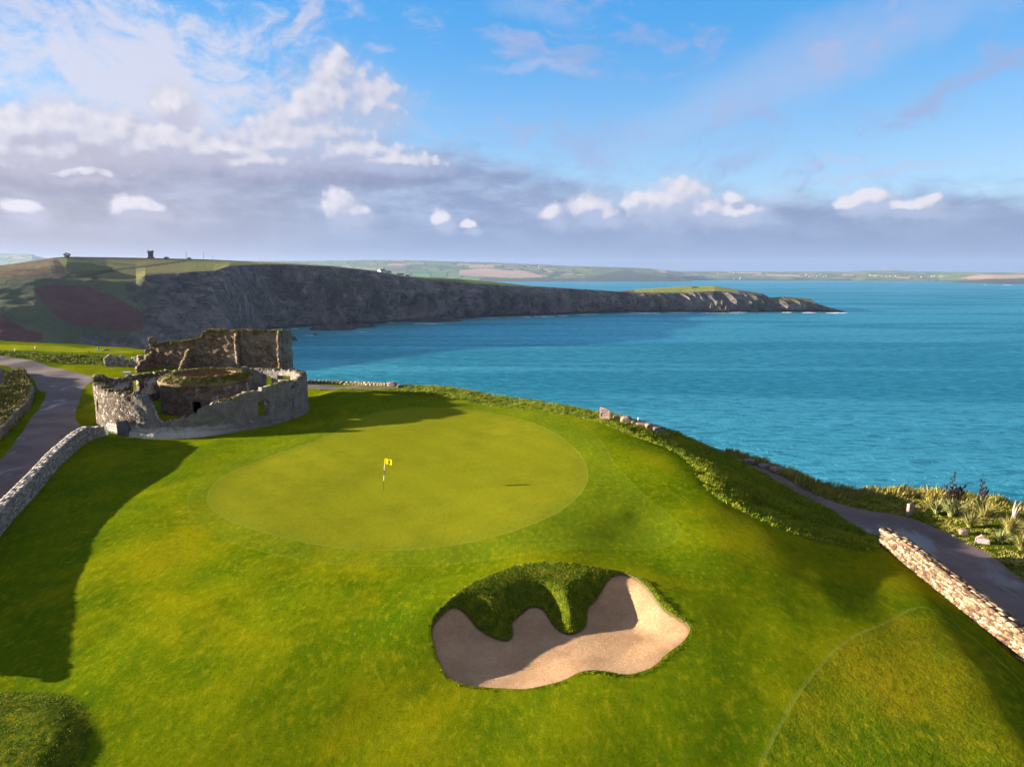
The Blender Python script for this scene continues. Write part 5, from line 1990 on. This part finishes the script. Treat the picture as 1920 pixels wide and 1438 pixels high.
# standing stone
g = to_ground([(1706, 966)])[0]
mb = MB()
mb.box((g[0], g[1], g[2] + .38), (.46, .26, .95), .4, .07)
tag(mb.build('standing_stone', M_pinkst), 'upright pink stone standing at the far edge of the cart path', 'stone')
# lettered stone
g = to_ground([(1841, 1018)])[0]
root = empty('lettered_stone', tuple(g), 'pale house shaped stone with lettering beside the cart path at the right', 'sign')
mb = MB()
w_, th_ = .80, .26
out = [(-.5, 0), (.5, 0), (.47, .42), (.12, .62), (-.06, .78), (-.22, .62), (-.46, .46)]
ang = math.radians(-22)
ca, sa = math.cos(ang), math.sin(ang)


def sp(u, d, z):
    return (g[0] + u * ca - d * sa, g[1] + u * sa + d * ca, g[2] + z - .04)


n = len(out)
mb.add([sp(u * w_, -.5 * th_, v * .78) for u, v in out] + [sp(u * w_ * .9, .5 * th_, v * .74) for u, v in out],
       [tuple(range(n)), tuple(range(2 * n - 1, n - 1, -1))] + [(i, i + n, (i + 1) % n + n, (i + 1) % n) for i in range(n)])
mb.build('slab', M_pinkst, root)
mb = MB()
rl_ = random.Random(3)
for li, (zz, half) in enumerate(((.33, .30), (.25, .31), (.17, .31), (.10, .24))):
    u = -half
    while u < half:
        wl_ = rl_.uniform(.03, .10)
        c_ = sp(u + wl_ / 2, -.5 * th_ - .004, zz)
        mb.box(c_, (wl_, .012, .032), ang)
        u += wl_ + .018
mb.build('lettering', M_lightlet, root)
# carved slab on the bank
g = to_ground([(1134, 786)])[0]
root = empty('carved_slab', tuple(g), 'upright pink carved stone slab on the bank edge left of the boulders', 'sign')
zc = g[1] * CP + (CAM_H - g[2]) * SP
W, Hh = 17 * zc / 1280, 21 * zc / 1280
ang = math.radians(-28)
ca, sa = math.cos(ang), math.sin(ang)
Wd = W / math.cos(ang) * 1.02


def sp2(u, d, z):
    return (g[0] + u * ca - d * sa, g[1] + u * sa + d * ca, g[2] + z)


o2 = [(-.5, -.15), (.5, -.15), (.5, .86), (.02, 1.02), (-.02, 1.04), (-.46, 1.10), (-.5, 1.06)]
n = len(o2)
mb = MB()
mb.add([sp2(u * Wd, -.1, v * Hh) for u, v in o2] + [sp2(u * Wd, .1, v * Hh) for u, v in o2], [tuple(range(n)), tuple(range(2 * n - 1, n - 1, -1))] + [(i, i + n, (i + 1) % n + n, (i + 1) % n) for i in range(n)])
mb.build('slab', M_pinkst, root)
mb = MB()
arc = [(-.34, .22), (-.36, .45), (-.24, .60), (0, .62), (.26, .56)]
mb.tube([sp2(u * Wd, -.115, v * Hh) for u, v in arc], [.03, .045, .04, .03, .02], 6)
mb.tube([sp2(u * Wd, -.112, v * Hh) for u, v in [(-.1, .16), (.1, .10), (.3, .12)]], [.014, .02, .012], 6)
rl_ = random.Random(5)
for zz in (.88, .80, .72, .42, .32):
    u = -.34 if zz > .6 else -.12
    while u < .36:
        wl_ = rl_.uniform(.03, .08)
        mb.box(sp2((u + wl_ / 2) * Wd, -.108, zz * Hh), (wl_ * Wd, .012, .035), ang)
        u += wl_ + .03
mb.build('carving', M_lettering, root)


def post(name, px, py, hpx, wm, mat, label, cat='post', capm=None):
    g = to_ground([(px, py)])[0]
    zc = g[1] * CP + (CAM_H - g[2]) * SP
    h = hpx * zc / 1280
    mb = MB()
    mb.tube([(g[0], g[1], g[2] - .1), (g[0], g[1], g[2] + h * .94), (g[0], g[1], g[2] + h)], [wm / 2, wm / 2, wm * .3], 10)
    return tag(mb.build(name, mat), label, cat)


M_blue = simple('blue_paint', (.01, .18, .42), (.015, .22, .50), 8, rough=.5, bs=.1, bd=.01)
post('marker_post', 1196.3, 791, 9, .09, M_white, 'thin white post behind the boulders at the cliff edge')
post('marker_post', 184.6, 657.5, 7, .22, M_blue, 'blue post at the far edge of the sunlit tee')
post('marker_post', 167, 662, 4, .18, M_dark, 'short dark post on the sunlit tee')
post('tee_marker', 28.5, 657.5, 3.5, .26, M_white, 'left white marker on the sunlit tee')
post('tee_marker', 66, 653.5, 4, .26, M_white, 'right white marker on the sunlit tee')
boulder(197, 657, 9, 2.5, 'dark low stone on the tee beside the blue post', 27, M_rockd)
# white stone block behind the ruin
g = to_ground([(239, 708)])[0]
mb = MB()
mb.box((g[0], g[1], g[2] + .4), (1.0, .9, .95), .45, .04)
tag(mb.build('stone_block', simple('white_block', (.50, .44, .43), (.62, .56, .55), 5)), 'square whitish stone block on the grass behind the round ruin', 'stone')
# slab at the left edge
g = to_ground([(3, 724)])[0]
mb = MB()
rock(mb, (g[0] - .2, g[1], g[2] + 1.1), (1.0, .5, 2.6), 41)
tag(mb.build('upright_slab', M_rockd), 'tall grey upright slab on the grassy bank at the left edge', 'stone')

# gate and pillar at the foot of the round ruin
ga, gb = to_ground([(203, 811)])[0], to_ground([(221, 816)])[0]
root = empty('garden_gate', tuple(ga), 'small white slatted gate between the grey wall end and the ruin', 'gate')
d = gb - ga
L_ = float(np.hypot(d[0], d[1]))
aa = math.atan2(d[1], d[0])
for zz in (.35, .95):
    mb = MB()
    mb.box(((ga[0] + gb[0]) / 2, (ga[1] + gb[1]) / 2, ga[2] + zz), (L_, .05, .12), aa)
    mb.build('rail', M_white, root)
M_gate = simple('weathered_white', (.32, .39, .38), (.50, .49, .47), 8)
for i in range(6):
    t = (i + .5) / 6
    mb = MB()
    h_ = 1.12 if i % 2 else 1.05
    mb.box((ga[0] + d[0] * t - .035 * math.sin(aa) * -1, ga[1] + d[1] * t - .035, ga[2] + h_ / 2 + .05), (.05, .03, h_), aa)
    mb.add([(ga[0] + d[0] * t - .03, ga[1] + d[1] * t - .035, ga[2] + h_ + .05), (ga[0] + d[0] * t + .03, ga[1] + d[1] * t - .035, ga[2] + h_ + .05), (ga[0] + d[0] * t, ga[1] + d[1] * t - .035, ga[2] + h_ + .13)], [(0, 1, 2)])
    mb.build('picket', M_gate, root)
g = to_ground([(198.5, 815)])[0]
mb = MB()
mb.box((g[0], g[1], g[2] + .3), (.32, .3, .75), .1, .03)
tag(mb.build('gate_post', M_white), 'short white stone post left of the small white gate', 'post')
g = to_ground([(234, 817)])[0]
mb = MB()
PW, PD = 1.15, .55
prof_ = [(-.5, -.1), (.5, -.1), (.5, .62), (.36, .86), (.1, 1.0), (-.3, 1.0), (-.5, .92)]
n = len(prof_)
mb.add([(g[0] + u * PW, g[1] - PD / 2, g[2] + v * 1.6) for u, v in prof_] + [(g[0] + u * PW, g[1] + PD / 2, g[2] + v * 1.6) for u, v in prof_],
       [tuple(range(n)), tuple(range(2 * n - 1, n - 1, -1))] + [(i, i + n, (i + 1) % n + n, (i + 1) % n) for i in range(n)])
tag(mb.build('gate_pillar', simple('dark_slab', (.09, .09, .10), (.14, .14, .155), 5)), 'dark rounded stone slab right of the small white gate', 'pillar')

# ------------------------------------------------------------------ flagstick
g = to_ground([(719, 917)])[0]
fl = empty('flagstick', tuple(g), 'golf flagstick with black and white bands and a yellow flag on the green', 'flagstick')
HP = 2.28
lean = Vector((.17, .05, 0))
bands = [(0, .27, M_dark), (.27, .46, M_white), (.46, .62, M_dark), (.62, .82, M_white), (.82, 1.0, None)]
M_yellow, N = new_mat('yellow_cloth')
d1, d2, mx = N.node('ShaderNodeBsdfDiffuse'), N.node('ShaderNodeBsdfTranslucent'), N.node('ShaderNodeMixShader')
for q in (d1, d2):
    q.inputs[0].default_value = (.95, .78, .004, 1)
mx.inputs[0].default_value = .5
N.L.new(d1.outputs[0], mx.inputs[1])
N.L.new(d2.outputs[0], mx.inputs[2])
o_ = N.node('ShaderNodeOutputMaterial')
N.L.new(mx.outputs[0], o_.inputs[0])
for a, b, mt in bands:
    mb = MB()
    mb.tube([Vector(g) + lean * t ** 1.3 + Vector((0, 0, HP * t)) for t in (a, (a + b) / 2, b)], [.019] * 3, 10)
    mb.build('pole_band', mt or M_yellow, fl)
vs, fs = [], []
nu, nv = 14, 8
for i in range(nu + 1):
    for j in range(nv + 1):
        u, v = i / nu, j / nv
        z = HP - .42 * v - .06 * u * u * (1 - v) - .01
        vs.append((g[0] + lean.x * (z / HP) + .02 + .52 * u, g[1] + lean.y - .05 * math.sin(u * 7) * u - .26 * u, g[2] + z))
for i in range(nu):
    for j in range(nv):
        k = i * (nv + 1) + j
        fs.append((k, k + 1, k + nv + 2, k + nv + 1))
flag = link('flag', np_mesh('flag', vs, fs, smooth=True), M_yellow, fl)
md = flag.modifiers.new('thickness', 'SOLIDIFY')
md.thickness = .012
mb = MB()
em = [(.27, .12), (.33, .10), (.36, .16), (.35, .24), (.40, .30), (.36, .35), (.26, .35), (.24, .28), (.28, .22)]
def ey(u):
    u = u / .52
    return g[1] + lean.y - .04 * math.sin(u * 7) * u - .26 * u - .012


mb.add([(g[0] + lean.x + .02 + u, ey(u), g[2] + HP - v) for u, v in em] + [(g[0] + lean.x + .02 + u, ey(u) + .004, g[2] + HP - v) for u, v in em],
       [tuple(range(9)), tuple(range(17, 8, -1))] + [(i, i + 9, (i + 1) % 9 + 9, (i + 1) % 9) for i in range(9)])
mb.build('emblem', M_dark, flag)
mb = MB()
mb.tube([(g[0], g[1], g[2] - .15), (g[0], g[1], g[2] + .008)], [.054, .054], 16)
mb.build('hole_cup', M_dark, fl)

# ------------------------------------------------------------------ things on the far headland
def on_head(px, py, guess):
    """point on the headland surface seen at this column, nearest the given depth"""
    Vx, Vy = proj(HV[..., 0], HV[..., 1], HV[..., 2])
    dd = (Vx - px) ** 2 * 2 + (Vy - py) ** 2 + ((HV[..., 1] - guess) / 60) ** 2
    k = np.unravel_index(dd.argmin(), dd.shape)
    return HV[k]


M_tow = simple('old_signal_stone', (.05, .045, .055), (.10, .09, .10), .6, bs=.5, bd=.2)
M_win = simple('dark_opening', (.01, .01, .012), (.02, .02, .022), 1)
M_wh = simple('whitewashed_wall', (.55, .55, .55), (.68, .68, .68), .3, bs=.1, bd=.05)
M_roof = simple('dark_slate_roof', (.07, .075, .09), (.11, .115, .13), .4, bs=.2, bd=.1)
p = on_head(283, 484, 1150)
tw = empty('signal_tower', tuple(p), 'square ruined signal tower standing on the skyline of the far headland', 'tower')
s_ = p[1] / 1280
mb = MB()
mb.box((p[0], p[1], p[2] + 6.0 * s_), (7.4 * s_, 7.4 * s_, 13.5 * s_), .25)
mb.build('body', M_tow, tw)
for sx in (-1, 1):
    for sy in (-1, 1):
        mb = MB()
        ca, sa = math.cos(.25), math.sin(.25)
        u, v = sx * 3.5 * s_, sy * 3.5 * s_
        mb.tube([(p[0] + u * ca - v * sa, p[1] + u * sa + v * ca, p[2] + z * s_) for z in (9.2, 10.4, 13.6)], [.5 * s_, 1.35 * s_, 1.35 * s_], 8)
        mb.build('bartizan', M_tow, tw)
mb = MB()
mb.box((p[0], p[1], p[2] + .2 * s_), (11 * s_, 10 * s_, 2.4 * s_), .25)
mb.build('plinth', M_tow, tw)
for zz in (4.2, 8.2):
    mb = MB()
    mb.box((p[0] + 3.72 * s_ * math.sin(.25), p[1] - 3.72 * s_ * math.cos(.25), p[2] + zz * s_), (1.2 * s_, .2 * s_, 1.8 * s_), .25)
    mb.build('window', M_win, tw)


def farm(px, py, guess, wm, hm, dm, label, group=None, rz=0, name='farmhouse', white=True, head=True, full=True):
    p = on_head(px, py, guess) if head else guess
    root = empty(name, tuple(p), label, 'house', group)
    ca, sa = math.cos(rz), math.sin(rz)

    def T_(u, v, z):
        return (p[0] + u * ca - v * sa, p[1] + u * sa + v * ca, p[2] + z)
    mb = MB()
    mb.add([T_(-wm / 2, -dm / 2, -3), T_(wm / 2, -dm / 2, -3), T_(wm / 2, dm / 2, -3), T_(-wm / 2, dm / 2, -3),
            T_(-wm / 2, -dm / 2, hm), T_(wm / 2, -dm / 2, hm), T_(wm / 2, dm / 2, hm), T_(-wm / 2, dm / 2, hm), T_(-wm / 2, 0, hm * 1.6), T_(wm / 2, 0, hm * 1.6)],
           [(0, 1, 5, 4), (2, 3, 7, 6), (1, 2, 6, 9, 5), (3, 0, 4, 8, 7)])
    mb.build('wall', M_wh, root)
    mb = MB()
    e = .35
    mb.add([T_(-wm / 2 - e, -dm / 2 - e, hm - .2), T_(wm / 2 + e, -dm / 2 - e, hm - .2), T_(wm / 2 + e, 0, hm * 1.6 + .3), T_(-wm / 2 - e, 0, hm * 1.6 + .3), T_(wm / 2 + e, dm / 2 + e, hm - .2), T_(-wm / 2 - e, dm / 2 + e, hm - .2)],
           [(0, 1, 2, 3), (3, 2, 4, 5)])
    rf = mb.build('roof', M_roof, root)
    if full:
        mb = MB()
        mb.box(T_(-wm / 2 + .8, 0, hm * 1.6 + .6), (1.0, 1.0, 2.0), rz)
        mb.build('chimney', M_wh, rf)
        for i in range(3):
            mb = MB()
            mb.box(T_(-wm / 4 + i * wm / 4, -dm / 2 - .05, hm * .5), (1.1, .1, 1.2), rz)
            mb.build('window', M_win, root)
    return root


farm(716, 509.5, 1280, 15, 3.6, 9, 'white farmhouse with dark roof, largest building on the headland crest', rz=1.0)
farm(727, 511, 1290, 14, 2.8, 6, 'low dark roofed outbuilding touching the right side of the headland farmhouse', rz=.2, name='outbuilding')
farm(751, 516, 1300, 13, 2.6, 6, 'small low cottage on the headland crest right of the farmhouse', rz=.1, name='cottage')
farm(764, 517.5, 1330, 8, 2.3, 5, 'tiny shed at the far right of the headland farm buildings', rz=.1, name='shed')


def mast(px, pyb, pyt, guess, label):
    p = on_head(px, pyb, guess)
    s = p[1] / 1280
    mb = MB()
    mb.tube([(p[0], p[1], p[2] - 1), (p[0], p[1], p[2] + (pyb - pyt) * s)], [.32, .2], 6)
    mb.box((p[0], p[1], p[2] + (pyb - pyt) * s * .9), (2.2, .25, .25))
    return tag(mb.build('utility_pole', M_tow), label, 'pole')


mast(350, 488, 473.5, 1220, 'tallest thin pole on the headland skyline, nearest the signal tower')
mast(382, 487, 473.8, 1230, 'thin pole on the headland skyline, middle one of three')
mast(399, 487.5, 480.5, 1240, 'shortest thin pole on the headland skyline, right of the other two')
M_leafd = blade_mat('bush_leaves', (.015, .022, .008), (.03, .04, .014), (.05, .055, .02))


def far_bush(px, py, guess, w, h, label, seed):
    p = on_head(px, py, guess)
    r = np.random.default_rng(seed)
    n = 500
    u = r.normal(0, 1, (n, 3))
    u /= np.linalg.norm(u, axis=1)[:, None]
    u *= r.uniform(.4, 1, n)[:, None] ** .5
    c_ = np.column_stack([p[0] + u[:, 0] * w / 2 * (1 + .3 * np.sin(u[:, 2] * 5)), p[1] + u[:, 1] * w / 2, p[2] + h * .5 + u[:, 2] * h / 2])
    V = (c_[:, None] + r.normal(0, w * .05, (n, 3, 3))).reshape(-1, 3)
    F = np.arange(n * 3).reshape(-1, 3)
    root = empty('windswept_tree', tuple(p), label, 'tree')
    link('crown', np_mesh('crown', V, F, {'tone': np.repeat(r.random(n), 3)}), M_leafd, root)
    mb = MB()
    mb.tube([(p[0], p[1], p[2] - 1), (p[0], p[1], p[2] + h * .6)], [w * .05, w * .03], 6)
    mb.build('trunk', M_tow, root)
    return root


far_bush(126, 482.5, 1090, 9.5, 6.5, 'dark windswept tree alone at the left end of the headland skyline', 1)
far_bush(312, 486, 1200, 9, 3.5, 'low dark bush on the skyline right of the signal tower', 2)
far_bush(178, 524, 860, 9, 4, 'dark bush at the edge of the lane on the far slope', 3)
far_bush(355, 486.5, 1225, 7, 3.5, 'dark bush at the foot of the tallest skyline pole', 4)
p = on_head(1302, 538.8, 1700)
mb = MB()
for i, (dx, w_, h_) in enumerate(((-7, 6, 3), (0, 8, 4), (7, 7, 2.6))):
    rock(mb, (p[0] + dx, p[1] - 5, p[2] + 1), (w_, 6, h_), 60 + i)
tag(mb.build('old_stonework', M_cliff), 'low heap of old stonework on the green top of the headland tip', 'ruin')

# houses of the villages across the bay ------------------------------------------------
def ray_far(px, py, dist):
    return D(px, py, dist)


names_far = [(654, 493, 10800, 'lone white house far left on the distant farmland'), (863, 506.5, 10200, 'white farm in the middle of the distant patchwork fields'), (849, 516, 9700, 'white cottage at the left tip of the large ploughed field'),
             (1010, 499, 10600, None), (1015, 499.5, 10600, None), (962, 499, 10600, None), (978, 499, 10600, None), (990, 499, 10600, None), (738, 490.5, 11000, None), (746, 490.5, 11000, None), (756, 491, 11000, None)]
vill = [(1346, 512.5), (1371, 511), (1376, 511), (1381, 511.2), (1437, 512), (1387, 523), (1376, 523), (1388, 521)] + [(1500 + i * 3.9 + (i * 7 % 5) * .5, 513.5 + (i * 5 % 7) * .8) for i in range(13)] + \
       [(1654, 516.5), (1662, 517), (1669, 516.8), (1679, 517), (1632, 516), (1642, 515.5), (1716, 520), (1728, 519), (1747, 518), (1765, 517.5), (1779, 519.5), (1760, 517.8), (1752, 517)]
rv = random.Random(9)
k_ = 0
def where(a, b):
    if b < 495:
        return 'tiny white house on the skyline of the distant fields, above the headland farmhouse', 'white houses on the far skyline'
    if a < 1100:
        return 'small white house on the crest of the far green hill above the ploughed field', 'white houses along the far green crest'
    if a < 1400 and b > 519:
        return 'small white house near the far waterline above the headland tip', 'white houses by the far waterline'
    if a < 1450:
        return 'pale house on the low far ridge above the headland tip', 'pale houses on the low far ridge'
    if a < 1600:
        return 'white house in the densest village cluster across the bay', 'houses of the densest far village'
    if a < 1700:
        return 'white house in the small hamlet right of the far river mouth', 'houses of the hamlet by the river mouth'
    return 'white house among scattered ones on the far shore at the right', 'scattered houses on the far right shore'


allfar = [(a, b, c_, l_, None if l_ else where(a, b)[1]) for a, b, c_, l_ in names_far] + [(a, b, 10300, None, where(a, b)[1]) for a, b in vill]
first = None
for (a, b, dist, lab, grp) in allfar:
    if a > 1600:
        dist = 9800
    q = ray_far(a, b, dist - 350)
    w_ = rv.uniform(9, 16)
    base = np.array([q[0], q[1], q[2] - 6])
    lab2 = lab or where(a, b)[0]
    if first is None:
        first = farm(0, 0, np.zeros(3), 20, 9, 12, lab2, grp if lab is None else None, name='village_house', head=False, full=False)
        o = first
        src = [c for c in first.children]
    else:
        o = first.copy()
        COL.objects.link(o)
        for c in src:
            cc = c.copy()
            COL.objects.link(cc)
            cc.parent = o
        o['label'] = lab2
        if lab is None:
            o['group'] = grp
        elif 'group' in o:
            del o['group']
    o.location = tuple(base)
    o.rotation_euler = (0, 0, rv.uniform(-.5, .5))
    k__ = w_ / 20
    o.scale = (k__, k__, k__)

# ------------------------------------------------------------------ sea air
mb = MB()
x0, x1, y0, y1, z0, z1 = -17000, 17000, -400, 15500, SEA_Z - 8, 330
mb.add([(x0, y0, z0), (x1, y0, z0), (x1, y1, z0), (x0, y1, z0), (x0, y0, z1), (x1, y0, z1), (x1, y1, z1), (x0, y1, z1)],
       [(3, 2, 1, 0), (4, 5, 6, 7), (0, 1, 5, 4), (1, 2, 6, 5), (2, 3, 7, 6), (3, 0, 4, 7)])
m, N = new_mat('sea_air')
v_ = N.node('ShaderNodeVolumePrincipled')
v_.inputs['Color'].default_value = (.42, .54, .86, 1)
v_.inputs['Density'].default_value = 2.6e-5
v_.inputs['Anisotropy'].default_value = .2
o_ = N.node('ShaderNodeOutputMaterial')
N.L.new(v_.outputs[0], o_.inputs['Volume'])
tag(mb.build('haze', m), kind='stuff')
